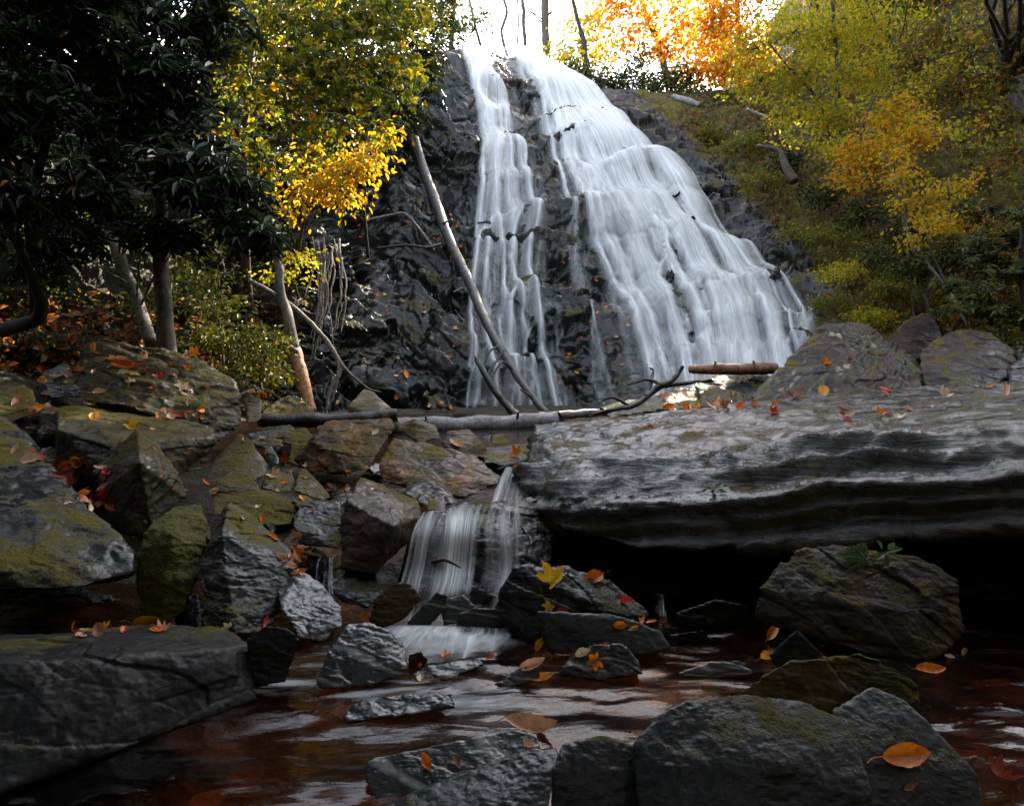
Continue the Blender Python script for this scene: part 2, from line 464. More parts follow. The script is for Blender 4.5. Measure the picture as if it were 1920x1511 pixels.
gmid = GP.reshape(-1, 3)[gf].mean(1)
wet = (gmid[:, 0] > -1.5) & (gmid[:, 0] < 4.2) & (gmid[:, 1] > -0.6) & (gmid[:, 1] < 4.2)
gme = mesh_of('ground', GP.reshape(-1, 3), gf, True, None, s.m); gme.materials.append(M_SHADED_SOIL)
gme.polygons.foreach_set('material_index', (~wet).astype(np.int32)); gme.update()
GROUND = link('ground', gme, kind='structure')

# ------------------------------------------------------------------ the falls
wx = np.arange(822, 1572, 1.5); wy = np.arange(88, 806, 1.5)
QX, QY = np.meshgrid(wx, wy)
QW = at(QX, QY, hill_depth(QX, QY)); QN = grid_normals(QW)
QRK = rockness(QX, QY)
qd = cliff_disp(QW.reshape(-1, 3), QRK.ravel()).reshape(QX.shape)
qcr = line_y(wx, CREST)[None]; qba = line_y(wx, BASE)[None]
qd *= 0.25 + 0.75 * sstep(0, 0.10, (QY - qcr) / (qba - qcr))
GUIDE_U = np.array([0.0, 0.22, 0.38, 0.5, 0.72, 1.0])
GUIDES = [
 [(90,862),(130,872),(200,888),(270,902),(330,900),(430,893),(520,885),(600,880),(800,868)],
 [(90,888),(130,905),(200,940),(300,962),(400,978),(500,980),(600,990),(680,1010),(800,1040)],
 [(90,930),(130,955),(200,1000),(300,1030),(400,1062),(500,1055),(600,1075),(700,1095),(800,1110)],
 [(90,945),(120,968),(160,995),(200,1020),(250,1035),(300,1055),(360,1082),(420,1100),(500,1135),(600,1185),(700,1215),(800,1230)],
 [(90,955),(120,985),(150,1030),(200,1085),(300,1165),(400,1240),(500,1300),(600,1345),(700,1368),(800,1380)],
 [(90,962),(110,1002),(135,1046),(164,1110),(219,1165),(255,1192),(302,1250),(339,1298),(397,1340),(452,1395),(499,1442),(550,1492),(600,1532),(700,1545),(800,1550)]]
gtab = np.array([np.interp(wy, *np.array(g, float).T) for g in GUIDES])
r2 = np.random.default_rng(5)
# the water runs in strands: share over the lip, then strands that spill from the edges further down
def strand_set(k, mu, sd, wt):
    c = r2.normal(mu, sd, k); w_ = r2.lognormal(0, 0.85, k); w_ *= wt / w_.sum()
    return np.stack([c, w_, r2.uniform(0.0010, 0.0055, k)], 1)
STR = np.concatenate([strand_set(52, 0.11, 0.06, 0.16), strand_set(18, 0.22, 0.03, 0.06), strand_set(9, 0.36, 0.08, 0.018), strand_set(34, 0.58, 0.045, 0.20),
                      strand_set(64, 0.72, 0.08, 0.35), strand_set(56, 0.89, 0.06, 0.26), strand_set(40, 0.78, 0.15, 0.05)])
N = 150000
sid = r2.choice(len(STR), N, p=STR[:, 1] / STR[:, 1].sum())
u = np.clip(STR[sid, 0] + r2.normal(0, 1, N) * STR[sid, 2], 0.0, 0.995); n = N
u0 = u.copy(); hu = np.zeros(QX.shape)
vel = np.zeros(n); hist = np.zeros(QX.shape)
bump = smooth2(qd - smooth2(qd, 60), 3)
gbx = np.gradient(bump, axis=1) / 1.5
ph = r2.uniform(0, 99, n)
for i in range(len(wy)):
    xs = np.empty(n)
    gi = gtab[:, i]
    xs = np.interp(u, GUIDE_U, gi)
    width = gi[-1] - gi[0]
    ci = np.clip(((xs - wx[0]) / 1.5).astype(int), 0, len(wx) - 1)
    hist[i] += np.bincount(ci, minlength=len(wx)); hu[i] += np.bincount(ci, weights=u0, minlength=len(wx))
    vel = 0.82 * vel - 0.95 * gbx[i, ci] * 1.5 * 3.0 / width + r2.normal(0, 0.05, n) / width + r2.normal(0, 0.16, len(STR))[sid] / width
    u = np.clip(u + vel, 0.0, 1.0)
flow = smooth2(hu, 3) / (smooth2(hist, 3) + 1e-3)
hist = smooth2(hist, 1)
dens = hist / (N / len(wx))
# water foams where it strikes a tread and thins out over a steep lip
steep = smooth2(np.gradient(qd, axis=0), 1)
foam = np.clip(1 + 6.5 * steep, 0.55, 2.0)
lat = smooth2(dens, 5)
alpha = 1 - np.exp(-(0.62 * dens ** 1.1 + 0.55 * lat * sstep(0.6, 1.6, lat)) * foam)
edge = sstep(88, 100, QY) * 1.0
alpha = smooth2(alpha, 1) * edge
basem = sstep(800, 770, QY)
alpha *= np.clip(basem + 0.2, 0, 1)
def smooth_x(a, k):
    for _ in range(k):
        b = a.copy(); b[:, 1:-1] = (a[:, :-2] + 2 * a[:, 1:-1] + a[:, 2:]) / 4; a = b
    return a
smooth_d = smooth2(smooth_x(smooth2(qd, 50), 160), 50)
WS = QW + QN * (smooth_d + 0.02 + 0.27 * smooth2(alpha, 16) + 0.005 * np.clip(smooth2(dens, 1), 0, 4))[..., None]
s = NT('white_water')
a0 = s.attr('cover')
cv = s.n('CombineXYZ'); s.put(cv.inputs[0], s.math('MULTIPLY', s.attr('flow'), 1.0)); s.put(cv.inputs[1], s.attr('run'))
mp = s.n('Mapping'); s.put(mp.inputs['Vector'], cv); mp.inputs['Scale'].default_value = (1.0, 1.0, 1.0)
th = s.tex(mp, 1.0, 5, 0.62)
a = s.math('MULTIPLY', a0, s.ramp(th, [(0.28, 0.40), (0.58, 1.0)]))
a = s.math('MAXIMUM', a, s.math('MULTIPLY', s.math('SUBTRACT', a0, 0.55), 1.6))
df = s.n('BsdfDiffuse', i_0=(0.86, 0.90, 0.93)); tl = s.n('BsdfTranslucent', i_0=(0.80, 0.86, 0.90)); gl = s.n('BsdfGlossy', i_0=(0.9, 0.95, 1.0)); gl.inputs['Roughness'].default_value = 0.35
m1 = s.n('MixShader', i_0=0.45); s.put(m1.inputs[1], df); s.put(m1.inputs[2], tl)
m2 = s.n('MixShader', i_0=0.06); s.put(m2.inputs[1], m1); s.put(m2.inputs[2], gl)
tr = s.n('BsdfTransparent')
m3 = s.n('MixShader'); s.put(m3.inputs[0], s.math('MULTIPLY', a, 0.97, True)); s.put(m3.inputs[1], tr); s.put(m3.inputs[2], m2)
s.put(s.out.inputs[0], m3); M_WHITE = s.m
wf = grid_faces(*QX.shape)
keep = alpha.ravel()[wf].max(1) > 0.03
u_, inv = np.unique(wf[keep], return_inverse=True)
link('waterfall', mesh_of('waterfall', WS.reshape(-1, 3)[u_], inv.reshape(-1, 4), True, {'cover': alpha.ravel()[u_], 'flow': (flow * 150).ravel()[u_], 'run': (QY / 130.0).ravel()[u_]}, M_WHITE), kind='structure')
# ------------------------------------------------------------------ boulders
RM = dict(
 slate=rock_mat('slate_blue_grey', dark=(0.016,0.018,0.020), light=(0.095,0.11,0.118), moss=0.35, lichen=0.10, stain=(0.1, 0.085, 0.045), tilt=(14,-10,0), rough=(0.16,0.42), spec=0.2, moss_col=(0.09, 0.075, 0.012)),
 slab=rock_mat('slate_slab', dark=(0.016,0.019,0.021), light=(0.2, 0.227, 0.24), stretch=(0.45,2.6,7.0), moss=0.10, side_moss=0.75, moss_col=(0.075,0.055,0.010), lichen=0.35, stain=(0.05,0.048,0.035), tilt=(6,4,0), rough=(0.11, 0.36), bump=1.5, spec=0.5, scale=1.4),
 front=rock_mat('smooth_slate', dark=(0.028,0.031,0.033), light=(0.085,0.096,0.102), moss=0.20, side_moss=0.25, lichen=0.05, stain=(0.045,0.042,0.03), stain_amt=0.2, tilt=(18,12,0), rough=(0.25,0.5), bump=0.8, spec=0.2),
 mossy=rock_mat('mossy_slate', dark=(0.026, 0.025, 0.018), light=(0.15, 0.137, 0.085), moss=0.6, side_moss=0.45, lichen=0.25, stain=(0.12, 0.085, 0.03), tilt=(-20,25,0), rough=(0.3,0.6), spec=0.18, moss_col=(0.068, 0.058, 0.009)),
 verymossy=rock_mat('moss_covered_stone', dark=(0.02,0.021,0.016), light=(0.08,0.08,0.06), moss=1.6, side_moss=0.6, moss_col=(0.06, 0.058, 0.007), lichen=0.0, rough=(0.45,0.8)),
 olive=rock_mat('olive_lichen_stone', dark=(0.035, 0.033, 0.021), light=(0.22, 0.2, 0.12), moss=0.4, side_moss=0.45, lichen=0.7, stain=(0.2, 0.13, 0.045), tilt=(25,-15,0), rough=(0.32,0.65), stain_amt=0.5, spec=0.18, moss_col=(0.075, 0.06, 0.01)),
 rust=rock_mat('rusty_brown_stone', dark=(0.05, 0.036, 0.02), light=(0.24, 0.165, 0.085), moss=0.25, side_moss=0.3, moss_col=(0.1, 0.075, 0.012), lichen=0.15, stain=(0.36, 0.13, 0.03), stain_amt=0.75, tilt=(30,20,0), rough=(0.28,0.6), spec=0.12),
 gold=rock_mat('golden_lichen_stone', dark=(0.1, 0.08, 0.035), light=(0.62, 0.5, 0.25), moss=0.2, lichen=0.9, stain=(0.12,0.07,0.02), tilt=(70,0,20), rough=(0.5,0.8), spec=0.15),
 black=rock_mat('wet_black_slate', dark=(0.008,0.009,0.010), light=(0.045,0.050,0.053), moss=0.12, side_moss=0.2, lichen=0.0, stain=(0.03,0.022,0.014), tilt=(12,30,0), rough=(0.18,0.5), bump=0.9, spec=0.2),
 soot=rock_mat('dark_matte_slate', dark=(0.012,0.013,0.014), light=(0.045,0.05,0.053), moss=0.15, side_moss=0.15, lichen=0.0, stain=(0.03,0.025,0.016), tilt=(12,30,0), rough=(0.5,0.8), bump=0.6, spec=0.15),
 hollow=rock_mat('brown_mossy_slate', dark=(0.022,0.020,0.017), light=(0.13,0.115,0.09), moss=0.35, side_moss=0.45, moss_col=(0.07,0.052,0.010), lichen=0.05, stain=(0.16,0.08,0.03), stain_amt=0.4, tilt=(30,20,0), rough=(0.3,0.6), spec=0.15),
 wet=rock_mat('wet_pale_slate', dark=(0.02,0.023,0.025), light=(0.12,0.135,0.14), moss=0.0, lichen=0.0, stain=(0.03,0.03,0.03), vein=0.35, tilt=(10,35,0), rough=(0.12,0.38), bump=1.2, spec=0.42),
 purple=rock_mat('purple_brown_stone', dark=(0.035, 0.028, 0.026), light=(0.2, 0.16, 0.13), moss=0.25, side_moss=0.35, lichen=1.0, stain=(0.17, 0.085, 0.055), stain_amt=0.45, tilt=(-15,30,0), rough=(0.25,0.55), spec=0.14, moss_col=(0.1, 0.08, 0.012)),
)
_jobs = []
def rock(label, pts, mat='slate', thick=0.45, rough=1.0, soft=2, layers=1.0, cat='boulder', name='boulder', group=None, fine=1.0, lay=(0.25, 0.1, 1.0), keep=0.72, h=None, warp=0.10):
    """hull through the given (px, py, depth) corners and a smaller back; corners carry real distance"""
    a = np.array(pts, float)
    if h is not None:          # steepen the front until the top stands h above the water
        d0 = a[np.argmax(a[:, 1]), 2]; dd = a[:, 2] - d0
        lo_, hi_ = 0.0, 1.6
        for _ in range(30):
            sc = (lo_ + hi_) / 2
            if at(a[:, 0], a[:, 1], d0 + sc * dd)[:, 2].max() > h: lo_ = sc
            else: hi_ = sc
        a[:, 2] = d0 + sc * dd
    P = at(a[:, 0], a[:, 1], a[:, 2])
    c = P.mean(0)
    md = a[:, 2].mean()
    ext = np.ptp(P, axis=0).max()
    t = thick * ext
    V = P - CAM; V /= np.linalg.norm(V, axis=1, keepdims=True)
    cb = c + V.mean(0) * t
    B = (P + V * t - cb) * keep + cb
    pts3 = np.concatenate([P, B])
    bm = bmesh.new()
    for p in pts3: bm.verts.new(p)
    r = bmesh.ops.convex_hull(bm, input=bm.verts)
    bmesh.ops.delete(bm, geom=list({e for e in r['geom_interior'] + r['geom_unused'] if isinstance(e, bmesh.types.BMVert)}), context='VERTS')
    me = bpy.data.meshes.new('hull'); bm.to_mesh(me); bm.free()
    o = bpy.data.objects.new('hull', me); COL.objects.link(o)
    md_ = o.modifiers.new('r', 'REMESH'); md_.mode = 'VOXEL'
    vox = max(2.7 * a[:, 2].min() / F / fine, ext / (210 if ext < 3.5 else 430))
    md_.voxel_size = vox
    _jobs.append(dict(o=o, label=label, mat=mat, rough=rough, soft=soft, layers=layers, cat=cat, name=name, group=group, ext=ext, seed=len(_jobs) * 7 + 3, lay=lay, vox=vox, warp=warp))

def finish_rocks():
    dg = bpy.context.evaluated_depsgraph_get()
    objs = []
    for j in _jobs:
        me = bpy.data.meshes.new_from_object(j['o'].evaluated_get(dg))
        n = len(me.vertices)
        P = np.empty(n * 3, np.float32); me.vertices.foreach_get('co', P); P = P.reshape(-1, 3).astype(float)
        ed = np.empty(len(me.edges) * 2, np.int32); me.edges.foreach_get('vertices', ed); ed = ed.reshape(-1, 2)
        deg = np.bincount(ed.ravel(), minlength=n).clip(1)[:, None]
        def lap(P, k):
            for _ in range(k):
                S = np.zeros_like(P)
                for c in range(3):
                    S[:, c] = np.bincount(ed[:, 0], P[ed[:, 1], c], n) + np.bincount(ed[:, 1], P[ed[:, 0], c], n)
                P = 0.4 * P + 0.6 * S / deg
            return P
        P = lap(P, j['soft'] * (5 if j['mat'] == 'front' else 1))
        me.vertices.foreach_set('co', P.astype(np.float32).ravel()); me.update()
        N = np.empty(n * 3, np.float32); me.vertex_normals.foreach_get('vector', N); N = N.reshape(-1, 3).astype(float)
        e = min(j['ext'], 1.1); sd = j['seed']; k = j['rough']
        L = np.array(j['lay'], float); L /= np.linalg.norm(L)
        s_ = P @ L
        wq = P / e
        w = fbm(wq * 1.6, 3, sd)
        q = P - np.outer(s_, L)
        qq = (q * 1.0 + np.outer(s_ * 2.8, L)) / e
        v, ed1 = cells(qq * 2.4 + 0.25 * w[:, None], sd)
        v2, ed2 = cells(qq * 6.5 + 0.3 * w[:, None], sd + 9)
        cw = 0.2 if j['mat'] == 'front' else 1.0
        d = cw * 0.042 * (v - 0.5) - 0.005 * cw * sstep(0.08, 0, ed1) + cw * 0.016 * (v2 - 0.5) - 0.003 * cw * sstep(0.10, 0, ed2)
        d += 0.030 * w + 0.028 * fbm(wq * 7, 5, sd + 3)
        sl = s_ / e + j['warp'] * w + 0.015 * noise(wq * 7, sd + 5)
        lm = np.clip(noise(wq * 1.7 + 3, sd + 6) + (0.45 if j['warp'] > 0.05 else 0.6), 0, 1)
        d += j['layers'] * lm * (0.035 * (saw(sl / 0.16, 0.2) - 0.5) + 0.016 * (saw(sl / 0.055, 0.25) - 0.5))
        d = d * e * 0.40 * k + 0.0016 * fbm(P * 55, 3, sd + 8)
        P = P + N * d[:, None]
        lo = P.min(0); loc = np.array([P[:, 0].mean(), P[:, 1].mean(), lo[2]])
        me.vertices.foreach_set('co', (P - loc).astype(np.float32).ravel())
        me.polygons.foreach_set('use_smooth', np.ones(len(me.polygons), bool))
        me.materials.clear(); me.materials.append(RM[j['mat']])
        me.update()
        me.name = j['name']
        o = link(j['name'], me, label=j['label'], category=j['cat'])
        o.location = loc
        if j['group']: o['group'] = j['group']
        objs.append(o)
    for j in _jobs:
        m = j['o'].data; bpy.data.objects.remove(j['o']); bpy.data.meshes.remove(m)
    return objs

# --- the great slab
rock('huge flat-topped slate slab jutting in from the right above the dark hollow',
 [(1000,800,5.3),(1250,776,5.7),(1500,747,6.2),(1750,730,6.4),(2050,708,6.6),(2400,690,6.8),(985,862,3.9),(968,912,3.5),(990,965,3.3),(1070,1008,3.05),(1200,1030,2.92),(1450,1028,2.78),(1700,1002,2.68),(1940,985,2.56),(2300,975,2.5),
  (1030,850,3.7),(1150,862,3.35),(1400,868,3.2),(1600,838,3.05),(1920,790,2.85),(2300,745,2.8),(1080,930,3.12),(1350,950,2.9),(1600,925,2.8),(1920,880,2.64),(2300,860,2.55)],
 'slab', thick=0.02, rough=1.3, soft=3, layers=3.4, lay=(-0.10,0.12,1), fine=0.9, keep=0.97, warp=0.03)
# --- left foreground
rock('long striped mossy slate slab sloping down from the left picture edge', [(-260,760,3.5),(-60,745,3.55),(30,795,3.3),(75,880,3.05),(200,980,2.8),(252,1040,2.65),(250,1075,2.6),(150,1105,2.42),(0,1110,2.35),(-250,1110,2.2),(-250,900,2.6),(0,1055,2.38),(150,1062,2.48)],
 'slate', thick=0.25, layers=2.0, lay=(0.35,-0.35,1), soft=6)
rock('long low black rock with leaves along its top edge in the lower left corner', [(-200,1195,2.05),(-60,1190,2.15),(120,1195,2.2),(300,1174,2.3),(420,1184,2.28),(472,1208,2.15),(482,1312,2.02),(380,1350,1.92),(0,1490,1.55),(-250,1530,1.45),(150,1245,1.82),(400,1225,2.02),(-100,1245,1.68)],
 'soot', thick=0.2, layers=0.4, soft=8, rough=0.7)
rock('mossy pyramid-shaped block with one dark face among the left boulders', [(258,803,3.5),(172,885,3.4),(205,910,3.2),(262,866,3.1),(345,905,3.35),(350,932,3.3),(290,1008,3.1),(205,985,3.12),(235,1003,3.05),(300,835,3.5)],
 'mossy', thick=0.25, layers=0.6, lay=(0.8,0.1,-0.7))
rock('flat-topped block with a yellow-stained right face carrying orange leaves', [(108,768,4.15),(160,757,4.5),(300,778,4.6),(385,798,4.4),(402,818,4.1),(232,835,3.6),(212,838,3.6),(108,805,3.8),(108,872,3.8),(215,912,3.5),(300,900,3.7),(385,880,4.0),(405,852,4.1)],
 'olive', thick=0.12, layers=0.5, soft=3)
rock('largest lichen-spotted boulder of the left pile with a rounded hump', [(160,645,5.1),(190,630,5.25),(232,643,5.2),(300,668,5.3),(370,671,5.4),(420,705,5.2),(452,737,4.9),(456,790,4.8),(415,832,4.6),(325,790,4.45),(230,760,4.4),(150,750,4.5),(132,700,4.8),(215,705,4.7)],
 'olive', thick=0.25, rough=1.7, layers=0.9, soft=4)
rock('smooth grey boulder with a mossy patch and pointed top right of the stained block', [(450,811,4.0),(470,825,3.9),(505,872,3.75),(500,890,3.6),(470,905,3.5),(440,903,3.5),(388,905,3.55),(385,895,3.6),(402,862,3.8)], 'olive', thick=0.3, rough=0.6, layers=0.4)
rock('low dark mossy stone at the foot of the smooth grey boulder', [(432,881,3.5),(462,885,3.5),(488,912,3.4),(490,925,3.35),(395,925,3.3),(405,905,3.35)], 'mossy', thick=0.4)
rock('column of stone capped with thick bright green moss', [(325,948,2.95),(378,940,3.0),(390,985,2.9),(385,1040,2.75),(345,1150,2.6),(300,1180,2.55),(262,1170,2.6),(255,1045,2.7),(278,985,2.8),(320,1000,2.68)], 'verymossy', thick=0.3, rough=1.4)
rock('steep dark rock with two orange leaves on its bluish sloping back', [(430,942,3.0),(470,962,2.95),(548,1032,2.85),(556,1060,2.75),(505,1105,2.6),(510,1185,2.5),(440,1190,2.4),(378,1175,2.45),(375,1045,2.65),(415,990,2.68),(500,1060,2.66)], 'slate', thick=0.25, soft=3)
rock('brown ridge-backed stone behind the steep dark rock', [(395,930,3.3),(415,920,3.35),(475,917,3.4),(520,925,3.35),(562,945,3.2),(548,985,3.05),(480,985,3.0),(398,965,3.1)], 'mossy', thick=0.3)
rock('square grey block beside the dark brick-shaped boulder', [(562,942,3.15),(600,934,3.25),(640,938,3.2),(645,1000,3.05),(635,1030,2.95),(560,1020,2.95),(548,985,3.0)], 'slate', thick=0.35)
rock('dark brick-shaped boulder standing left of the small cascade', [(674,893,3.2),(700,898,3.2),(783,940,3.15),(792,968,3.05),(768,1012,2.95),(705,1078,2.75),(640,1068,2.78),(636,985,2.88),(650,940,2.95),(738,988,2.78)], 'purple', thick=0.3, soft=2, layers=0.5)
rock('big rust-brown wedge boulder lying below the dark log end', [(612,790,4.6),(735,783,4.6),(742,800,4.4),(692,882,4.05),(600,893,4.1),(570,890,4.15),(548,862,4.2),(585,830,4.25)], 'rust', thick=0.25, soft=3, layers=0.6)
rock('wide grey-brown block with a peach leaf on its top edge above the cascade', [(735,820,4.2),(800,828,4.2),(890,855,4.05),(942,893,3.85),(936,906,3.75),(872,936,3.65),(800,918,3.72),(715,903,3.85),(710,872,3.95)], 'rust', thick=0.25, layers=0.5, soft=3)
rock('tall golden-grey wedge stone standing against the wet cliff foot', [(680,728,6.6),(700,733,6.6),(745,776,6.5),(750,790,6.4),(650,790,6.4),(652,762,6.4)], 'gold', thick=0.3, rough=0.6)
rock('small golden-brown stone in front of the grey log', [(777,784,5.0),(820,798,5.0),(826,822,4.9),(785,834,4.85),(745,808,5.0),(750,795,5.1)], 'gold', thick=0.4)
rock('brown cracked stone right of the small golden stone', [(838,808,4.8),(880,804,4.9),(912,835,4.7),(918,868,4.6),(850,850,4.6),(825,832,4.7)], 'rust', thick=0.4)
rock('diagonally striped flat stone behind the dark log end', [(538,741,6.7),(560,742,6.7),(592,770,6.5),(590,782,6.4),(490,780,6.4),(487,768,6.5)], 'olive', thick=0.3, layers=2.5, lay=(-0.6,0,1))
rock('thin layered slate under the dark log', [(462,812,4.9),(500,806,4.95),(535,835,4.75),(520,848,4.7),(470,835,4.75)], 'slate', thick=0.4, layers=2)
rock('flat bluish slate leaning below the middle of the dark log', [(495,800,5.4),(545,796,5.5),(570,818,5.2),(505,822,5.1)], 'slate', thick=0.4)
rock('small dark stone under the dark log left of the brown wedge', [(530,812,4.9),(575,800,5.0),(592,820,4.85),(560,838,4.75),(528,832,4.8)], 'mossy', thick=0.4)
rock('pale stone tucked between the brown wedge and the log', [(592,800,5.2),(622,793,5.2),(640,805,5.1),(625,828,4.9),(595,822,5.0)], 'olive', thick=0.4)
rock('mossy stone peeping out left of the brown wedge', [(545,830,4.5),(590,815,4.6),(600,850,4.4),(560,880,4.3),(540,868,4.35)], 'mossy', thick=0.4)
rock('small rounded grey stone against the smooth grey boulder', [(492,834,4.1),(510,836,4.1),(525,862,4.0),(522,875,3.95),(500,876,3.95)], 'slate', thick=0.4)
rock('flat square slate carrying a clump of curled leaves', [(496,884,3.75),(550,880,3.8),(556,905,3.6),(545,925,3.45),(488,918,3.5)], 'slate', thick=0.3, layers=1.5)
rock('narrow wedge stone lying aslant below the brown wedge', [(562,874,3.7),(575,878,3.7),(622,932,3.5),(605,940,3.4),(548,920,3.4)], 'mossy', thick=0.3)
rock('small grey stone under the narrow wedge with an orange leaf', [(545,938,3.2),(572,928,3.3),(590,940,3.2),(560,955,3.1)], 'slate', thick=0.4)
rock('dark rock in the gap left of the dark brick-shaped boulder', [(620,925,3.6),(655,910,3.7),(665,935,3.5),(625,955,3.3)], 'black', thick=0.5)
rock('black splintered stone below the wide grey-brown block', [(760,905,3.6),(800,898,3.6),(850,925,3.5),(862,945,3.3),(800,950,3.25),(755,925,3.4)], 'black', thick=0.4, layers=2)
rock('small square stone at the left shoulder of the cascade', [(802,934,3.25),(835,938,3.25),(838,960,3.15),(800,958,3.15)], 'slate', thick=0.5)
rock('wet shiny mossy stone trailing into the pool left of the tilted pale rock', [(512,1068,2.75),(560,1065,2.75),(600,1090,2.7),(642,1135,2.6),(645,1172,2.5),(600,1205,2.45),(560,1195,2.42),(524,1140,2.5)], 'wet', thick=0.3, rough=1.3)
rock('dark wet rock shelf under the dark brick-shaped boulder', [(600,1070,2.85),(700,1062,2.85),(720,1110,2.7),(690,1140,2.62),(640,1130,2.65),(610,1100,2.7)], 'black', thick=0.3)
rock('tilted pale wet rock with white veins standing in the pool', [(652,1168,2.5),(685,1165,2.55),(730,1180,2.5),(764,1218,2.4),(765,1262,2.2),(700,1285,2.12),(586,1292,2.06),(612,1225,2.25),(720,1210,2.35)], 'wet', thick=0.2, soft=2, layers=1.2, lay=(0.3,0.2,1), h=0.14)
rock('golden-brown stone beside the foot of the cascade', [(735,1090,2.75),(770,1092,2.75),(792,1120,2.68),(760,1160,2.6),(710,1185,2.55),(690,1170,2.58),(700,1130,2.65)], 'rust', thick=0.3, h=0.15)
rock('long shiny black stone leaning across the cascade foot', [(820,1108,2.75),(842,1115,2.72),(838,1140,2.65),(790,1190,2.55),(765,1188,2.55),(762,1165,2.6)], 'wet', thick=0.3, soft=5, rough=0.6, h=0.13)
rock('small smooth stone under the water right of the long shiny stone', [(840,1118,2.75),(870,1113,2.75),(892,1135,2.68),(880,1165,2.6),(830,1175,2.56),(825,1145,2.65)], 'wet', thick=0.4, soft=6, rough=0.5, h=0.11)
rock('dark domed stone at the right foot of the cascade', [(855,1150,2.62),(890,1138,2.68),(940,1142,2.68),(955,1175,2.6),(950,1198,2.52),(850,1200,2.5)], 'wet', thick=0.3, soft=6, rough=0.7, h=0.1)
rock('dark ledge splitting the cascade with a stick on it', [(740,1085,2.9),(795,1045,3.0),(835,1052,3.0),(838,1072,2.95),(790,1110,2.8),(760,1105,2.8)], 'black', thick=0.3)
rock('black boulder with the yellow maple leaf right of the cascade', [(960,1066,2.72),(1000,1057,2.78),(1065,1062,2.82),(1135,1085,2.85),(1218,1150,2.72),(1200,1185,2.55),(1000,1205,2.42),(960,1192,2.5),(936,1150,2.55),(934,1115,2.62),(1090,1120,2.55)], 'black', thick=0.25, rough=1.2, layers=1, h=0.23)
rock('smooth olive-grey slab leaning against the black boulder', [(1000,1143,2.47),(1080,1148,2.5),(1160,1152,2.53),(1245,1182,2.48),(1266,1216,2.37),(1222,1232,2.30),(1027,1228,2.31),(1010,1190,2.38)], 'front', thick=0.2, soft=5, rough=0.7, h=0.14)
rock('large dark mossy boulder with a green plant in the hollow under the slab', [(1490,1030,3.1),(1560,1020,3.2),(1640,1030,3.1),(1720,1042,3.0),(1795,1085,2.8),(1808,1150,2.65),(1795,1205,2.5),(1735,1248,2.3),(1640,1232,2.38),(1500,1185,2.5),(1415,1160,2.6),(1428,1105,2.7),(1705,1145,2.48),(1560,1110,2.75)], 'hollow', thick=0.2, rough=1.3, layers=1.6, lay=(0.5,-0.1,1), h=0.3)
rock('small grey pyramid stone with two orange leaves on its left', [(1494,1177,2.38),(1560,1240,2.26),(1545,1262,2.2),(1460,1262,2.18),(1438,1228,2.26)], 'front', thick=0.3, rough=0.5, h=0.13)
rock('flat wet shard in the stream left of the pyramid stone', [(1265,1262,2.25),(1330,1242,2.32),(1385,1236,2.35),(1418,1262,2.25),(1400,1272,2.2),(1270,1270,2.2)], 'wet', thick=0.3, h=0.03)
rock('stone with a pale golden lichen face behind the front boulders', [(1372,1305,2.0),(1480,1238,2.22),(1548,1234,2.24),(1588,1290,2.05),(1562,1335,1.92),(1440,1335,1.9),(1505,1265,2.05)], 'gold', thick=0.25, rough=1.2, h=0.16)
rock('dark crumbly stone right of the golden lichen stone', [(1540,1232,2.3),(1610,1226,2.32),(1680,1250,2.26),(1725,1290,2.12),(1720,1325,2.0),(1600,1330,1.95)], 'mossy', thick=0.25, rough=1.6, h=0.13)
rock('large rounded slate boulder filling the bottom right foreground', [(1182,1390,1.68),(1225,1340,1.82),(1285,1308,1.92),(1400,1297,1.98),(1510,1312,1.97),(1575,1340,1.9),(1610,1385,1.75),(1640,1480,1.5),(1640,1620,1.3),(1450,1680,1.15),(1200,1600,1.25),(1240,1440,1.52),(1450,1430,1.5)], 'front', thick=0.12, soft=9, layers=0.5, rough=0.6, h=0.3)
rock('sloping slate boulder with the large folded orange leaf at bottom right', [(1555,1328,1.95),(1632,1281,2.1),(1700,1308,2.0),(1770,1378,1.82),(1838,1450,1.65),(1850,1560,1.45),(1680,1640,1.28),(1590,1560,1.4),(1600,1420,1.65)], 'front', thick=0.15, soft=8, layers=0.5, rough=0.6, h=0.25)
rock('rounded slate boulder with a mossy right shoulder at the bottom centre', [(1050,1390,1.68),(1125,1375,1.74),(1200,1395,1.7),(1255,1450,1.58),(1300,1560,1.4),(1250,1680,1.2),(1020,1680,1.2),(1030,1440,1.5)], 'front', thick=0.2, soft=8, layers=0.4, rough=0.6, h=0.24)
rock('pale smooth slab slanting up along the bottom edge', [(690,1520,1.48),(850,1450,1.58),(980,1402,1.66),(1048,1398,1.66),(1052,1440,1.55),(1020,1560,1.35),(850,1620,1.26),(680,1620,1.26)], 'front', thick=0.2, soft=6, layers=0.4, rough=0.5, h=0.15)
rock('dark wet slab behind the pale smooth slab with dry leaves on it', [(683,1432,1.72),(700,1420,1.75),(850,1400,1.8),(960,1366,1.88),(1010,1374,1.86),(1020,1420,1.72),(900,1470,1.6),(700,1500,1.55),(685,1465,1.64)], 'wet', thick=0.15, soft=4, rough=0.5, layers=0.5, h=0.085)
rock('mossy lump between the front boulders at the bottom edge', [(1235,1450,1.55),(1300,1435,1.6),(1400,1470,1.55),(1420,1560,1.35),(1250,1580,1.3)], 'verymossy', thick=0.3, h=0.16)
rock('flat glistening shard in the stream below the tilted pale rock', [(643,1345,1.92),(652,1322,1.98),(740,1300,2.05),(850,1298,2.06),(852,1325,1.97),(745,1345,1.92),(650,1354,1.88)], 'wet', thick=0.15, soft=2, rough=1.2, h=0.04)
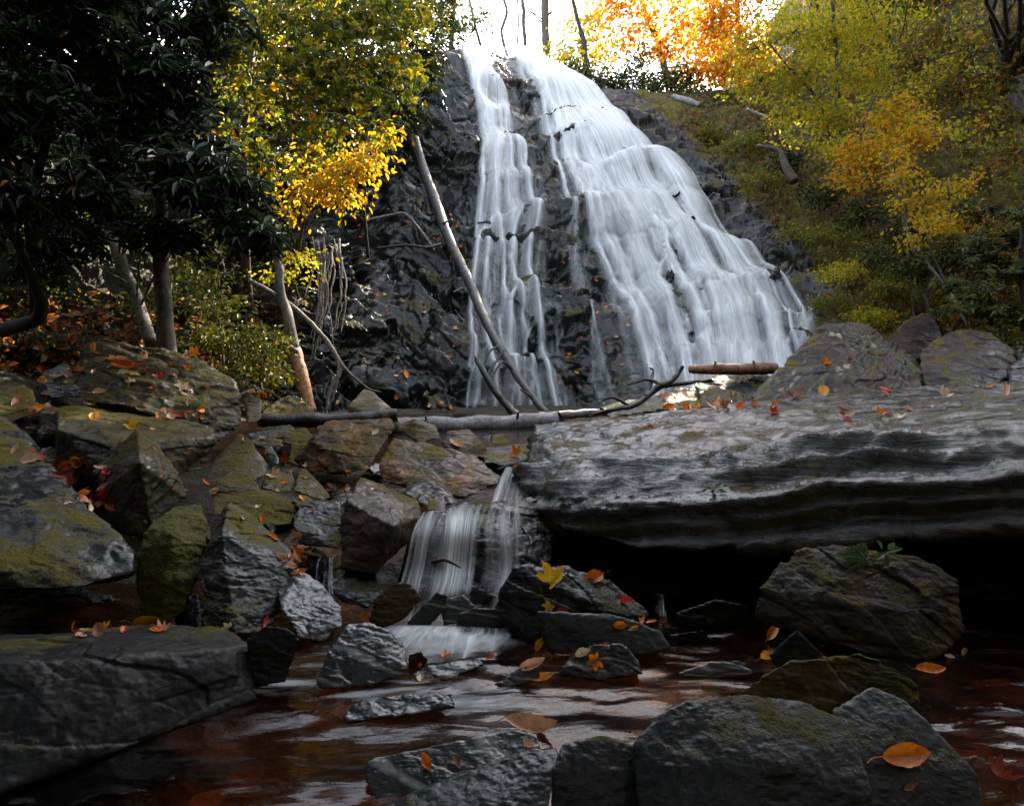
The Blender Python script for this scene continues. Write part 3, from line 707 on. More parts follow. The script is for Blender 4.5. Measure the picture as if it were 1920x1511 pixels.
rock('shiny black lump with wet leaves in the middle of the stream', [(1070,1228,2.3),(1110,1208,2.38),(1165,1205,2.4),(1200,1240,2.3),(1205,1262,2.2),(1130,1275,2.15),(1040,1268,2.18)], 'wet', thick=0.3, rough=1.5, h=0.09)
rock('narrow shard beside the shiny black lump', [(922,1285,2.12),(985,1245,2.25),(1015,1243,2.26),(1012,1270,2.18),(960,1290,2.1)], 'wet', thick=0.25, h=0.05)
rock('low dark stone awash below the foot of the cascade', [(772,1262,2.22),(800,1248,2.28),(850,1245,2.28),(900,1235,2.32),(908,1246,2.27),(840,1275,2.16),(780,1278,2.15)], 'wet', thick=0.3, rough=1.4, h=0.03)
rock('knobbly brown stone at the right corner of the tilted pale rock', [(765,1226,2.34),(790,1220,2.38),(805,1238,2.32),(790,1252,2.26),(765,1255,2.26)], 'rust', thick=0.4, h=0.05)
rock('grey stone wedged at the end of the long low black rock', [(460,1195,2.4),(500,1172,2.5),(545,1180,2.48),(565,1200,2.42),(540,1255,2.2),(535,1280,2.12),(475,1290,2.08)], 'slate', thick=0.2, h=0.17)
# --- right, beyond the slab
rock('large lichen-spotted boulder with a slanting ridge at the foot of the falls', [(1545,606,8.3),(1622,606,8.5),(1650,640,8.3),(1722,672,8.1),(1735,700,7.8),(1730,745,7.4),(1560,752,7.2),(1470,740,7.4),(1470,682,7.8),(1505,640,8.1),(1590,700,7.5)], 'purple', thick=0.2, rough=1.3, layers=1.6, lay=(-0.65,0.1,0.8))
rock('grey wedge boulder leaning on the left flank of the lichen-spotted boulder', [(1408,742,7.3),(1462,690,7.6),(1548,684,7.5),(1560,705,7.3),(1540,752,7.0),(1410,756,7.0)], 'slate', thick=0.25, rough=1.2, layers=1.4, lay=(-0.6,0.1,0.8))
rock('dark split boulder with a pale seam behind the lichen-spotted boulder', [(1663,634,9.1),(1700,600,9.3),(1735,585,9.4),(1757,602,9.3),(1770,640,9.1),(1740,672,8.9),(1680,680,8.8)], 'purple', thick=0.4)
rock('broad purple-grey boulder near the right picture edge', [(1722,665,8.0),(1760,630,8.2),(1800,615,8.3),(1860,622,8.2),(1905,660,8.0),(1900,705,7.6),(1800,740,7.3),(1735,738,7.4)], 'purple', thick=0.3, rough=1.1)
rock('dark rounded boulder cut off by the right picture edge', [(1888,690,7.2),(1920,665,7.4),(1980,655,7.4),(2020,690,7.2),(1980,735,6.9),(1893,722,7.0)], 'black', thick=0.4)
rock('grey boulder on the slope above the rounded boulder at the right edge', [(1885,650,8.9),(1925,628,9.0),(1980,630,9.0),(1980,680,8.7),(1905,672,8.7)], 'slate', thick=0.4)
rock('flat tilted grey stone in front of the broad purple-grey boulder', [(1690,742,7.0),(1800,705,7.3),(1890,690,7.4),(1895,712,7.2),(1820,748,6.9)], 'slate', thick=0.15, layers=1.5)
rock('low grey stone beside the leaf-strewn end of the slab', [(1195,752,8.2),(1290,725,8.5),(1420,712,8.6),(1450,730,8.2),(1400,770,7.6),(1200,775,7.6)], 'slate', thick=0.15, layers=1.2)
rock('rounded small grey stone by the driftwood', [(1310,738,7.4),(1340,722,7.5),(1375,735,7.4),(1370,765,7.1),(1310,765,7.1)], 'slate', thick=0.4, rough=0.7)
rock('flat grey stone under the driftwood branch', [(1120,765,7.6),(1180,748,7.9),(1250,742,8.0),(1260,768,7.4),(1140,785,7.1)], 'slate', thick=0.2)
rock('dark stone under the rotten reddish-brown log', [(1300,718,8.3),(1340,703,8.5),(1440,702,8.5),(1462,715,8.3),(1440,745,8.0),(1310,748,8.0)], 'black', thick=0.3)
rock('dark wet stone added over the pool glint between the driftwood tip and the rotten log', [(1235,742,8.3),(1262,726,8.6),(1300,728,8.6),(1325,745,8.3),(1310,765,7.9),(1245,765,7.9)], 'black', thick=0.35)  # made-up stone hiding the sky's glint on the upper pool
# --- channel above the cascade
rock('flat bluish slate with orange leaves in the channel above the cascade', [(885,840,5.0),(1010,828,5.2),(1010,870,4.3),(960,878,4.2),(905,868,4.3)], 'slate', thick=0.12, layers=1.2, rough=0.6)
rock('small dark pointed stone in the channel behind the flat bluish slate', [(922,815,5.6),(945,812,5.6),(962,838,5.4),(955,850,5.2),(915,848,5.2)], 'mossy', thick=0.4)
rock('little stone with a yellow leaf beside the dark pointed stone', [(900,818,5.9),(920,815,5.9),(928,838,5.6),(898,842,5.6)], 'black', thick=0.5)
rock('low stone by the slab end under the grey log', [(960,822,5.9),(1005,818,6.0),(1005,838,5.7),(962,840,5.7)], 'slate', thick=0.4)
rock('dark ledge over which the small cascade falls', [(790,968,3.2),(860,948,3.25),(940,940,3.3),(1000,930,3.35),(1040,990,3.2),(1030,1090,2.95),(960,1180,2.75),(800,1170,2.75),(730,1140,2.8),(770,1010,2.98),(900,985,2.98)], 'black', thick=0.25, rough=1.4)
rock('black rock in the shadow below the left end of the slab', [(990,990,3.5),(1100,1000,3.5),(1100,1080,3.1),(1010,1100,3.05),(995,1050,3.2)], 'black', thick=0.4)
# --- left bank stones in the shade
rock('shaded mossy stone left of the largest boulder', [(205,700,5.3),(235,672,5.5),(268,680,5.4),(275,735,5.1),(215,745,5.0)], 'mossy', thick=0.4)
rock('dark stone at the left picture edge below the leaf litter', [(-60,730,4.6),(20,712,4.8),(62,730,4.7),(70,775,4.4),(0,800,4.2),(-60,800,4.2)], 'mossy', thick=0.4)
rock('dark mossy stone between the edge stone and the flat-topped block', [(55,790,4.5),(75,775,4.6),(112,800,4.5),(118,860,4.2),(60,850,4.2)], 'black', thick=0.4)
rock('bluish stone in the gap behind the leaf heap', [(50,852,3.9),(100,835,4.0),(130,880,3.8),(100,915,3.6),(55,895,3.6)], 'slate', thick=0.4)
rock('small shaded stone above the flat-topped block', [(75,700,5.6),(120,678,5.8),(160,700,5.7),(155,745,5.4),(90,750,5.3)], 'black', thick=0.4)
rock('stone by the stump below the green shrub', [(455,745,6.0),(470,738,6.0),(492,752,5.9),(490,790,5.6),(462,795,5.5)], 'olive', thick=0.4)
# --- the shadowed hollow
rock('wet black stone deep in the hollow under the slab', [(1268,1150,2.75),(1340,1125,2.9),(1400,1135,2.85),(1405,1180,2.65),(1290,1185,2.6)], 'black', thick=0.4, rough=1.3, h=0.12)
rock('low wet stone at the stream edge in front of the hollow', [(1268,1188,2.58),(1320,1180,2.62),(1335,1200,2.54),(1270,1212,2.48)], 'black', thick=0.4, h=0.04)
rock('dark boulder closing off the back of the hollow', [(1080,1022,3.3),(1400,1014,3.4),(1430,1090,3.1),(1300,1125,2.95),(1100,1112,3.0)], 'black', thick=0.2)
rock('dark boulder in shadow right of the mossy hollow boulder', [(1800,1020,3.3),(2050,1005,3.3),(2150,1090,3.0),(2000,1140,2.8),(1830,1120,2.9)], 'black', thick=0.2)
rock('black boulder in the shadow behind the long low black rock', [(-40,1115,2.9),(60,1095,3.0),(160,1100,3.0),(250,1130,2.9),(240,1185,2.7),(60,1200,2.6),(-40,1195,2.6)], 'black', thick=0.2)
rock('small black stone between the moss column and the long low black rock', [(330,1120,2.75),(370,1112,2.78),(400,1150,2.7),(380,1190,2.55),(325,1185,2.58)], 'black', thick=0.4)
def ground_depth(px, py):
    ds = np.linspace(1.5, 8, 400); P = at(np.full(400, px), np.full(400, py), ds)
    k = np.argmax(P[:, 2] < floor_z(P[:, 0], P[:, 1]) + 0.02)
    return ds[k]
r_ = np.random.default_rng(17)
for k in range(42):
    if k < 34: px, py, lab, gp = r_.uniform(300, 720), r_.uniform(800, 1130), 'small dark stone wedged in the gaps between the boulders left of the cascade', 'small stones in the gaps of the left boulders'
    else: px, py, lab, gp = r_.uniform(30, 200), r_.uniform(680, 900), 'small shaded stone among the leaves at the far left', 'small stones among the leaves at the far left'
    d = ground_depth(px, py); w = r_.uniform(0.06, 0.13) * F / d
    an = np.sort(r_.uniform(0, 2 * math.pi, 8)); rr = r_.uniform(0.6, 1.0, 8) * w
    pts = [(px + q * math.cos(a), py - 0.75 * q * math.sin(a), d - 0.05 + 0.10 * math.sin(a)) for a, q in zip(an, rr)]
    pts += [(px + 0.3 * w * r_.normal(), py - 0.2 * w, d - 0.12)]
    rock(lab, pts, str(r_.choice(['slate', 'black', 'mossy', 'rust', 'slate', 'black'])), thick=0.5, group=gp, name='stone', cat='stone')
ROCKS = finish_rocks()
# ------------------------------------------------------------------ pools and the small cascades
s = NT('clear_brown_water')
tc = s.n('TexCoord').outputs['Object']
mp = s.n('Mapping'); s.put(mp.inputs['Vector'], tc); mp.inputs['Scale'].default_value = (0.7, 2.2, 1)
rip = s.tex(mp, 5.0, 4, 0.5, 0.8)
bp = s.n('Bump', i_Height=rip); bp.inputs['Strength'].default_value = 0.22; bp.inputs['Distance'].default_value = 0.03
fr = s.n('Fresnel', i_Normal=bp.outputs[0]); fr.inputs['IOR'].default_value = 1.36
tr = s.n('BsdfTransparent', i_0=(0.62, 0.36, 0.24))
gl = s.n('BsdfGlossy', i_0=(1, 1, 1), i_Normal=bp.outputs[0]); gl.inputs['Roughness'].default_value = 0.12
m1 = s.n('MixShader', i_0=s.math('MULTIPLY', fr.outputs[0], 0.65)); s.put(m1.inputs[1], tr); s.put(m1.inputs[2], gl)
df = s.n('BsdfDiffuse', i_0=(0.62, 0.67, 0.71))
fo = s.math('MULTIPLY', s.attr('cover'), 1.0, True)
m2 = s.n('MixShader', i_0=fo); s.put(m2.inputs[1], m1); s.put(m2.inputs[2], df)
s.put(s.out.inputs[0], m2); M_POOL = s.m

def gauss(px, py, cx, cy, sx, sy, a=1.0):
    return a * np.exp(-((px - cx) / sx) ** 2 - ((py - cy) / sy) ** 2)

X, Y = np.meshgrid(np.linspace(-3.6, 4.2, 330), np.linspace(0.7, 3.1, 220))
Pp = np.stack([X, Y, np.zeros_like(X)], -1)
px, py, _ = project(Pp.reshape(-1, 3))
st = fbm(np.stack([X.ravel() * 1.6 + 0.9 * Y.ravel(), Y.ravel() * 9 - 1.2 * X.ravel(), 0 * X.ravel()], 1) + 0.25 * fbm(Pp.reshape(-1, 3) * 2.2, 2, 90)[:, None], 4, 91)
st2 = fbm(np.stack([X.ravel() * 3.0, Y.ravel() * 26 - 4 * X.ravel(), 0 * X.ravel() + 4], 1), 3, 95)
stn = sstep(-0.05, 0.75, st + 0.35 * st2)
den = (gauss(px, py, 790, 1192, 85, 20, 1.0) + gauss(px, py, 900, 1202, 70, 10, 0.5))
str_ = (gauss(px, py, 700, 1270, 230, 45, 0.75) + gauss(px, py, 520, 1255, 60, 45, 0.8) + gauss(px, py, 1000, 1310, 330, 35, 0.40)
        + gauss(px, py, 620, 1340, 160, 40, 0.25) + gauss(px, py, 1250, 1300, 200, 26, 0.35) + gauss(px, py, 1800, 1340, 130, 22, 0.30) + gauss(px, py, 560, 1400, 300, 60, 0.05))
cov = np.clip(den * (0.45 + 1.3 * stn) + str_ * sstep(0.35, 1.0, stn) * 0.5, 0, 0.95)
Pp[..., 2] = (0.012 * fbm(Pp.reshape(-1, 3) * [3, 6, 1], 3, 97)).reshape(X.shape) + 0.03 * np.clip(den, 0, 1).reshape(X.shape)
link('stream', mesh_of('stream', Pp.reshape(-1, 3), grid_faces(*X.shape), True, {'cover': cov}, M_POOL), kind='structure')
X, Y = np.meshgrid(np.linspace(-3.2, 5.5, 80), np.linspace(4.9, 12.2, 80))
Pp = np.stack([X, Y, np.full_like(X, 0.385)], -1)
mist = np.clip(np.exp(-((Y - 10.8) / 0.9) ** 2) * sstep(-0.5, 0.4, X) * 0.55, 0, 1).ravel()
link('upper_pool', mesh_of('upper_pool', Pp.reshape(-1, 3), grid_faces(*X.shape), True, {'cover': mist}, M_POOL), kind='structure')

def water_sheet(name, rws, nu, nv, profile, seed, fine=42.0):
    """rws: lines of (px, py, depth) from lip to foot; strands run from row to row"""
    rws = [np.array(r, float) for r in rws]
    uu = np.linspace(0, 1, nu)
    L = []
    for r in rws:
        tt = np.linspace(0, 1, len(r))
        L.append(np.stack([np.interp(uu, tt, r[:, k]) for k in range(3)], 1))
    L = np.stack(L)                                   # rows, nu, 3
    k = np.linspace(0, len(rws) - 1, nv); i = np.clip(k.astype(int), 0, len(rws) - 2); f = (k - i)[:, None, None]
    i0, i3 = np.clip(i - 1, 0, None), np.clip(i + 2, None, len(rws) - 1)
    p0, p1, p2, p3 = L[i0], L[i], L[i + 1], L[i3]
    G = 0.5 * (2 * p1 + (p2 - p0) * f + (2 * p0 - 5 * p1 + 4 * p2 - p3) * f ** 2 + (3 * p1 - p0 - 3 * p2 + p3) * f ** 3)
    W = at(G[..., 0], G[..., 1], G[..., 2])
    U, Vv = np.meshgrid(uu, np.linspace(0, 1, nv))
    q = np.stack([U.ravel() * fine * 0.35, Vv.ravel() * 0.8, 0 * U.ravel()], 1)
    q[:, 0] += 0.5 * fbm(np.stack([U.ravel() * 4, Vv.ravel() * 2, 0 * U.ravel()], 1), 2, seed)
    sn = 0.75 * fbm(q, 3, seed + 1, 0.5)
    cov = np.clip(profile(U.ravel(), Vv.ravel()) + 0.75 * sn, 0, 1)
    cov *= sstep(0, 0.03, U.ravel()) * sstep(1, 0.97, U.ravel())
    W[..., 1] -= 0.018 * (sn.reshape(U.shape))
    return link(name, mesh_of(name, W.reshape(-1, 3), grid_faces(nv, nu), True, {'cover': cov * 0.96, 'flow': U.ravel() * fine * 1.1, 'run': Vv.ravel() * 1.2}, M_WHITE), kind='structure')

water_sheet('cascade', [
 [(800,950,3.4),(860,940,3.4),(920,932,3.45),(1000,920,3.5)],
 [(785,968,3.06),(850,955,3.1),(910,955,3.12),(990,945,3.2)],
 [(770,998,2.93),(845,995,2.92),(900,1000,2.92),(992,985,2.98)],
 [(758,1060,2.84),(838,1060,2.82),(895,1060,2.83),(996,1060,2.84)],
 [(742,1110,2.74),(828,1112,2.70),(888,1112,2.70),(985,1112,2.74)],
 [(728,1150,2.70),(808,1150,2.67),(888,1145,2.69),(958,1150,2.70)],
 [(712,1205,2.56),(800,1210,2.54),(880,1210,2.54),(955,1202,2.56)]], 300, 160,
 lambda u, v: 0.12 + 1.0 * np.exp(-((u - 0.42) / 0.15) ** 2) * sstep(0.05, 0.3, v) + 0.48 * np.exp(-((u - 0.12) / 0.09) ** 2) + 0.12 * np.exp(-((u - 0.75) / 0.2) ** 2)
   + 0.45 * sstep(0.72, 0.95, v) * sstep(0.8, 0.6, u) - 0.28 * sstep(0.18, 0.0, v) - 0.35 * sstep(0.6, 0.8, v) * sstep(0.55, 0.8, u), 201)
water_sheet('cascade', [
 [(950,872,4.3),(1004,868,4.3)], [(940,890,3.85),(1000,888,3.85)], [(930,912,3.62),(998,912,3.62)], [(922,938,3.46),(992,938,3.46)], [(915,955,3.2),(985,952,3.25)]], 90, 60,
 lambda u, v: 0.40 + 0.15 * np.sin(u * 9), 221, 26)
water_sheet('cascade', [
 [(600,1045,2.95),(632,1042,2.95)], [(595,1052,2.8),(632,1052,2.8)], [(592,1080,2.74),(632,1080,2.74)], [(590,1112,2.68),(632,1112,2.68)]], 60, 40,
 lambda u, v: 0.12 + 0 * u, 231, 26)
water_sheet('cascade', [
 [(1232,1112,2.85),(1244,1112,2.85)], [(1229,1135,2.78),(1246,1135,2.78)], [(1226,1160,2.7),(1250,1160,2.7)], [(1218,1176,2.62),(1260,1176,2.62)]], 40, 30,
 lambda u, v: 0.05 + 0 * u, 241, 20)

water_sheet('cascade', [
 [(755,1172,2.50),(850,1172,2.50),(960,1176,2.50)], [(735,1184,2.45),(840,1186,2.44),(960,1188,2.45)], [(712,1200,2.405),(830,1202,2.40),(955,1202,2.405)], [(670,1228,2.325),(810,1236,2.30),(950,1226,2.335)]], 160, 60,
 lambda u, v: 0.62 * sstep(1.0, 0.35, v) * sstep(0, 0.12, v) * (0.6 + 0.4 * np.exp(-((u - 0.35) / 0.3) ** 2)), 251, 30)
# ------------------------------------------------------------------ trees, shrubs, foliage
M_LEAF = leaf_mat('autumn_leaf', trans=0.55, rough=0.5)
M_RHODO = leaf_mat('leathery_leaf', trans=0.12, rough=0.45, spec=0.2)
M_BARK = bark_mat('grey_brown_bark', (0.02, 0.016, 0.012), (0.10, 0.085, 0.065), moss=0.3)
M_PALE = bark_mat('pale_grey_bark', (0.05, 0.042, 0.032), (0.24, 0.21, 0.165), moss=0.5)
M_DARKBARK = bark_mat('dark_bark', (0.008, 0.007, 0.006), (0.035, 0.03, 0.025))
PAL = dict(
 yellow=[(0.62,0.40,0.015,3),(0.50,0.38,0.02,3),(0.66,0.30,0.015,1),(0.30,0.30,0.03,1)],
 yelgreen=[(0.44,0.44,0.02,4),(0.58,0.48,0.02,3),(0.26,0.31,0.025,3),(0.66,0.40,0.02,1)],
 leftmaple=[(0.17,0.18,0.012,4),(0.34,0.29,0.012,2.2),(0.075,0.10,0.014,5),(0.50,0.22,0.012,0.4)],
 gold=[(0.62,0.36,0.015,4),(0.50,0.40,0.02,3),(0.68,0.26,0.015,1.5),(0.30,0.30,0.03,1)],
 orange=[(0.68,0.27,0.015,4),(0.70,0.36,0.02,4),(0.55,0.16,0.015,1),(0.55,0.40,0.03,1)],
 brown=[(0.14,0.11,0.015,3),(0.22,0.16,0.016,3),(0.08,0.09,0.015,3),(0.34,0.14,0.015,0.8)],
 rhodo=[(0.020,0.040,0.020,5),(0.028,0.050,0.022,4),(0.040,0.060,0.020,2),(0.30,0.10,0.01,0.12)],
 darkgreen=[(0.035,0.055,0.014,4),(0.06,0.075,0.014,3),(0.10,0.11,0.016,1.5),(0.22,0.16,0.015,0.5)],
 green=[(0.10,0.13,0.022,4),(0.17,0.19,0.025,3),(0.28,0.26,0.02,1.5),(0.42,0.30,0.02,0.7)],
 litter=[(0.24,0.075,0.022,4),(0.33,0.12,0.035,3),(0.14,0.045,0.022,3),(0.40,0.22,0.10,1.2),(0.42,0.11,0.012,1)])

def tube(pts, rad, sides=7, jit=0.0, seed=0):
    P = np.asarray(pts, float); n = len(P)
    rad = np.broadcast_to(np.asarray(rad, float), (n,)) if np.ndim(rad) == 0 else np.interp(np.linspace(0, 1, n), np.linspace(0, 1, len(rad)), rad)
    T = np.gradient(P, axis=0); T /= np.linalg.norm(T, axis=1, keepdims=True) + 1e-9
    ref = np.array([0.13, 0.98, 0.11]) if abs(T[:, 1]).mean() < 0.8 else np.array([1.0, 0.1, 0])
    A = np.cross(T, ref); A /= np.linalg.norm(A, axis=1, keepdims=True) + 1e-9
    B = np.cross(T, A)
    th = np.linspace(0, 2 * math.pi, sides, endpoint=False)
    rr = rad[:, None] * np.ones((1, sides))
    V = P[:, None] + (A[:, None] * np.cos(th)[None, :, None] + B[:, None] * np.sin(th)[None, :, None]) * rr[..., None]
    if jit:
        q = V.reshape(-1, 3) / (rad.mean() * 2.2)
        V = V + ((fbm(q, 3, seed) * jit * rad.mean()).reshape(n, sides))[..., None] * (V - P[:, None]) / rr[..., None]
    V = np.concatenate([V.reshape(-1, 3), P[:1], P[-1:]])
    i = np.arange(n * sides).reshape(n, sides)
    f = np.stack([i[:-1], np.roll(i, -1, 1)[:-1], np.roll(i, -1, 1)[1:], i[1:]], -1).reshape(-1, 4)
    c0 = np.stack([np.full(sides, n * sides), np.roll(i[0], -1), i[0], i[0]], 1)
    c1 = np.stack([np.full(sides, n * sides + 1), i[-1], np.roll(i[-1], -1), np.roll(i[-1], -1)], 1)
    return V, f, np.concatenate([c0, c1])[:, :3]

def tubes_mesh(name, tl, mat):
    """several tubes of one plant as one mesh (quads and end caps)"""
    bmV, F4, F3, o = [], [], [], 0
    for V, f, c in tl:
        bmV.append(V); F4.append(f + o); F3.append(c + o); o += len(V)
    V = np.concatenate(bmV); F4 = np.concatenate(F4); F3 = np.concatenate(F3)
    me = bpy.data.meshes.new(name)
    me.vertices.add(len(V)); me.vertices.foreach_set('co', V.astype(np.float32).ravel())
    li = np.concatenate([F4.ravel(), F3.ravel()]).astype(np.int32)
    me.loops.add(len(li)); me.loops.foreach_set('vertex_index', li)
    tot = np.concatenate([np.full(len(F4), 4), np.full(len(F3), 3)]).astype(np.int32)
    me.polygons.add(len(tot)); me.polygons.foreach_set('loop_total', tot)
    me.polygons.foreach_set('loop_start', np.concatenate([[0], np.cumsum(tot)[:-1]]).astype(np.int32))
    me.polygons.foreach_set('use_smooth', np.ones(len(tot), bool))
    me.update(calc_edges=True); me.materials.append(mat); return me

def curve(pts, n=24, wob=0.0, seed=0):
    P = np.asarray(pts, float)
    k = np.linspace(0, len(P) - 1, n); i = np.clip(k.astype(int), 0, len(P) - 2); f = (k - i)[:, None]
    p0, p1, p2, p3 = P[np.clip(i - 1, 0, None)], P[i], P[i + 1], P[np.clip(i + 2, None, len(P) - 1)]
    C = 0.5 * (2 * p1 + (p2 - p0) * f + (2 * p0 - 5 * p1 + 4 * p2 - p3) * f ** 2 + (3 * p1 - p0 - 3 * p2 + p3) * f ** 3)
    if wob:
        L = np.linalg.norm(P[-1] - P[0])
        q = np.stack([np.linspace(0, 5, n), np.full(n, seed * 1.7), np.zeros(n)], 1)
        e = np.sin(np.linspace(0, math.pi, n))[:, None] if n > 2 else 1
        C = C + wob * L * e * np.stack([fbm(q + 11 * c, 3, seed + c) for c in range(3)], 1)
    return C

def leaves_mesh(name, C, D, Nn, L, asp, tint, mat, shape='oval', fold=0.25, droop=0.15):
    """leaf blades at C pointing along D; two folded halves each, or three lobes"""
    n = len(C)
    D = D / (np.linalg.norm(D, axis=1, keepdims=True) + 1e-9)
    S = np.cross(D, Nn); S /= np.linalg.norm(S, axis=1, keepdims=True) + 1e-9
    Nn = np.cross(S, D)
    L = L[:, None]
    def blade(D, S, L, wd):
        w = L * wd
        b = C; t = C + D * L - Nn * L * droop
        m1, m2 = C + D * L * 0.33, C + D * L * 0.70 - Nn * L * droop * 0.5
        up = Nn * w * fold
        return np.stack([b, m1 + S * w * 0.48 + up, m2 + S * w * 0.40 + up, t, m2 - S * w * 0.40 + up, m1 - S * w * 0.48 + up], 1)
    if shape == 'lobed':
        parts = []
        for ang, k in ((0, 1.0), (0.95, 0.78), (-0.95, 0.78)):
            d2 = D * math.cos(ang) + S * math.sin(ang); s2 = S * math.cos(ang) - D * math.sin(ang)
            parts.append(blade(d2, s2, L * k, 0.55))
        V = np.concatenate(parts, 1); nb = 3
    else:
        V = blade(D, S, L, asp); nb = 1
    base = (np.arange(n) * 6 * nb)[:, None]
    q = np.array([[0, 1, 2, 3], [0, 3, 4, 5]])
    f = np.concatenate([base + q[k] + 6 * b for b in range(nb) for k in (0, 1)])
    tv = np.repeat(tint, 6 * nb, axis=0)
    return mesh_of(name, V.reshape(-1, 3), f, False, {'tint': tv}, mat)

def tints(r, pal, n):
    p = np.array(PAL[pal]); w = p[:, 3] / p[:, 3].sum()
    c = p[r.choice(len(p), n, p=w), :3]
    return np.clip(c * r.uniform(0.7, 1.25, (n, 1)) * r.uniform(0.92, 1.08, (n, 3)), 0, 0.85)

_tseed = [100]
def foliage(r, blobs, L, per=12, shape='oval', whorl=False, lift=0.6):
    """twig tips inside the blobs, leaves round every tip"""
    tips, Cs, Ds, Ns, Ls = [], [], [], [], []
    for b_ in blobs:
        if b_[0] == 'w': c = np.array(b_[1]); sx = rz = b_[2]; sz = b_[3]; nt = b_[4]
        else:
            (px, py, d, rx, ry, rz, nt) = b_
            c = at(px, py, d); sx, sz = rx * d / F, ry * d / F
        g = r.normal(0, 1, (nt, 3)); g /= np.linalg.norm(g, axis=1, keepdims=True)
        g *= r.uniform(0.25, 1.0, (nt, 1)) ** 0.5
        # sub-clumps leave gaps
        kc = r.integers(0, max(2, nt // 9), nt)
        cc = r.normal(0, 0.5, (kc.max() + 1, 3))
        g = 0.55 * g + 0.6 * cc[kc]
        t = c + g * np.array([sx, rz, sz])
        tips.append(t)
        m = per
        idx = np.repeat(np.arange(nt), m)
        out = g[idx] * [1, 1, 0.3] + r.normal(0, 0.5, (nt * m, 3))
        if whorl:
            a = np.tile(np.linspace(0, 2 * math.pi, m, endpoint=False), nt) + np.repeat(r.uniform(0, 6, nt), m)
            ax = g * [0.8, 0.8, 0.2] + [0, -0.2, 0.9] + r.normal(0, 0.25, (nt, 3)); ax /= np.linalg.norm(ax, axis=1, keepdims=True)
            e1 = np.cross(ax, [0.3, 1, 0.2]); e1 /= np.linalg.norm(e1, axis=1, keepdims=True); e2 = np.cross(ax, e1)
            dd = e1[idx] * np.cos(a)[:, None] + e2[idx] * np.sin(a)[:, None]
            rise = r.uniform(-0.55, 0.45, nt)[idx] + r.normal(0, 0.15, nt * m)
            Ds.append(dd + ax[idx] * rise[:, None]); Ns.append(ax[idx] - dd * rise[:, None])
            Cs.append(t[idx] + dd * L * 0.08 + r.normal(0, 0.004, (nt * m, 3)))
        else:
            Cs.append(t[idx] + r.normal(0, 1, (nt * m, 3)) * L * [1.5, 1.5, 0.8])
            Ds.append(out + [0, 0, -0.35]); Ns.append(r.normal(0, 0.55, (nt * m, 3)) + [0, -0.25, lift])
        Ls.append(L * (1.9 if b_[0] == 'w' else 1.0) * r.uniform(0.6, 1.2, nt * m))
    return np.concatenate(tips), np.concatenate(Cs), np.concatenate(Ds), np.concatenate(Ns), np.concatenate(Ls)

def plant(name, label, cat, trunks, blobs, L, pal, mat=None, bark=None, per=12, shape='oval', asp=0.55, whorl=False, group=None, limb=0.012, trunk_name='trunk', crown_name='crown', twig_share=0.5, fold=0.25):
    """trunks: list of [(px, py, d, radius_px), ...] from the ground up"""
    _tseed[0] += 13; sd = _tseed[0]; r = np.random.default_rng(sd)
    mat = mat or M_LEAF; bark = bark or M_BARK
    t0 = np.array(trunks[0][0], float)
    loc = at(t0[0], t0[1], t0[2])
    root = thing(name, label, cat, loc, group)
    tl, axis_pts = [], []
    for k, tr in enumerate(trunks):
        a = np.array(tr, float); P = curve(at(a[:, 0], a[:, 1], a[:, 2]), 26, 0.012, sd + k)
        rad = a[:, 3] * a[:, 2] / F
        tl.append(tube(P - loc, np.interp(np.linspace(0, 1, 26), np.linspace(0, 1, len(rad)), rad), 9, 0.18, sd))
        axis_pts.append(P)
    if blobs:
        tips, C, D, Nn, Ls = foliage(r, blobs, L, per, shape, whorl)
        AP = np.concatenate(axis_pts); AP = AP[len(AP) // 5:]
        # limbs to the blobs, twigs to the tips
        hubs = []
        for b in blobs:
            c = np.array(b[1]) if b[0] == 'w' else at(b[0], b[1], b[2])
            j = np.argmin(((AP - c) ** 2).sum(1) + 0.4 * np.clip(AP[:, 2] - c[2], 0, 9) ** 2 * 4)
            A = AP[j]; mid = (A + c) / 2 + [0, 0, 0.06 * np.linalg.norm(c - A)]
            Q = curve([A, mid, c], 12, 0.05, sd + len(hubs))
            rr = limb * (0.5 + 0.3 * np.linalg.norm(c - A) ** 0.5)
            tl.append(tube(Q - loc, np.linspace(rr, rr * 0.35, 12), 6))
            hubs.append(Q)
        HP = np.concatenate(hubs)
        sel = np.where(r.random(len(tips)) < twig_share)[0]
        for i in sel[:240]:
            j = np.argmin(((HP - tips[i]) ** 2).sum(1)); A = HP[j]
            mid = (A + tips[i]) / 2 + r.normal(0, 0.06, 3) * np.linalg.norm(tips[i] - A)
            Q = curve([A, mid, tips[i]], 6)
            tl.append(tube(Q - loc, np.linspace(limb * 0.32, limb * 0.12, 6), 4))
        cm = leaves_mesh(crown_name, C - loc, D, Nn, Ls, asp, tints(r, pal, len(C)), mat, shape, fold)
        link(crown_name, cm, root)
    link(trunk_name, tubes_mesh(trunk_name, tl, bark), root)
    return root

def SHADE_BOUGHS(pts):     # unseen boughs added overhead to shade the foreground: (x, y, z, radius, height, twigs) in metres
    out = []
    for (x, y, z, rad, h, n) in pts:
        out.append(('w', (x, y, z), rad, h, int(n * (2.3 if y > 3.3 else 3.2))))
    return out
B = lambda pts, rz=0.5, k=1.0, g=1.0: [(p[0], p[1], p[2], p[3] * g, p[4] * g, rz, int(p[5] * k)) for p in pts]
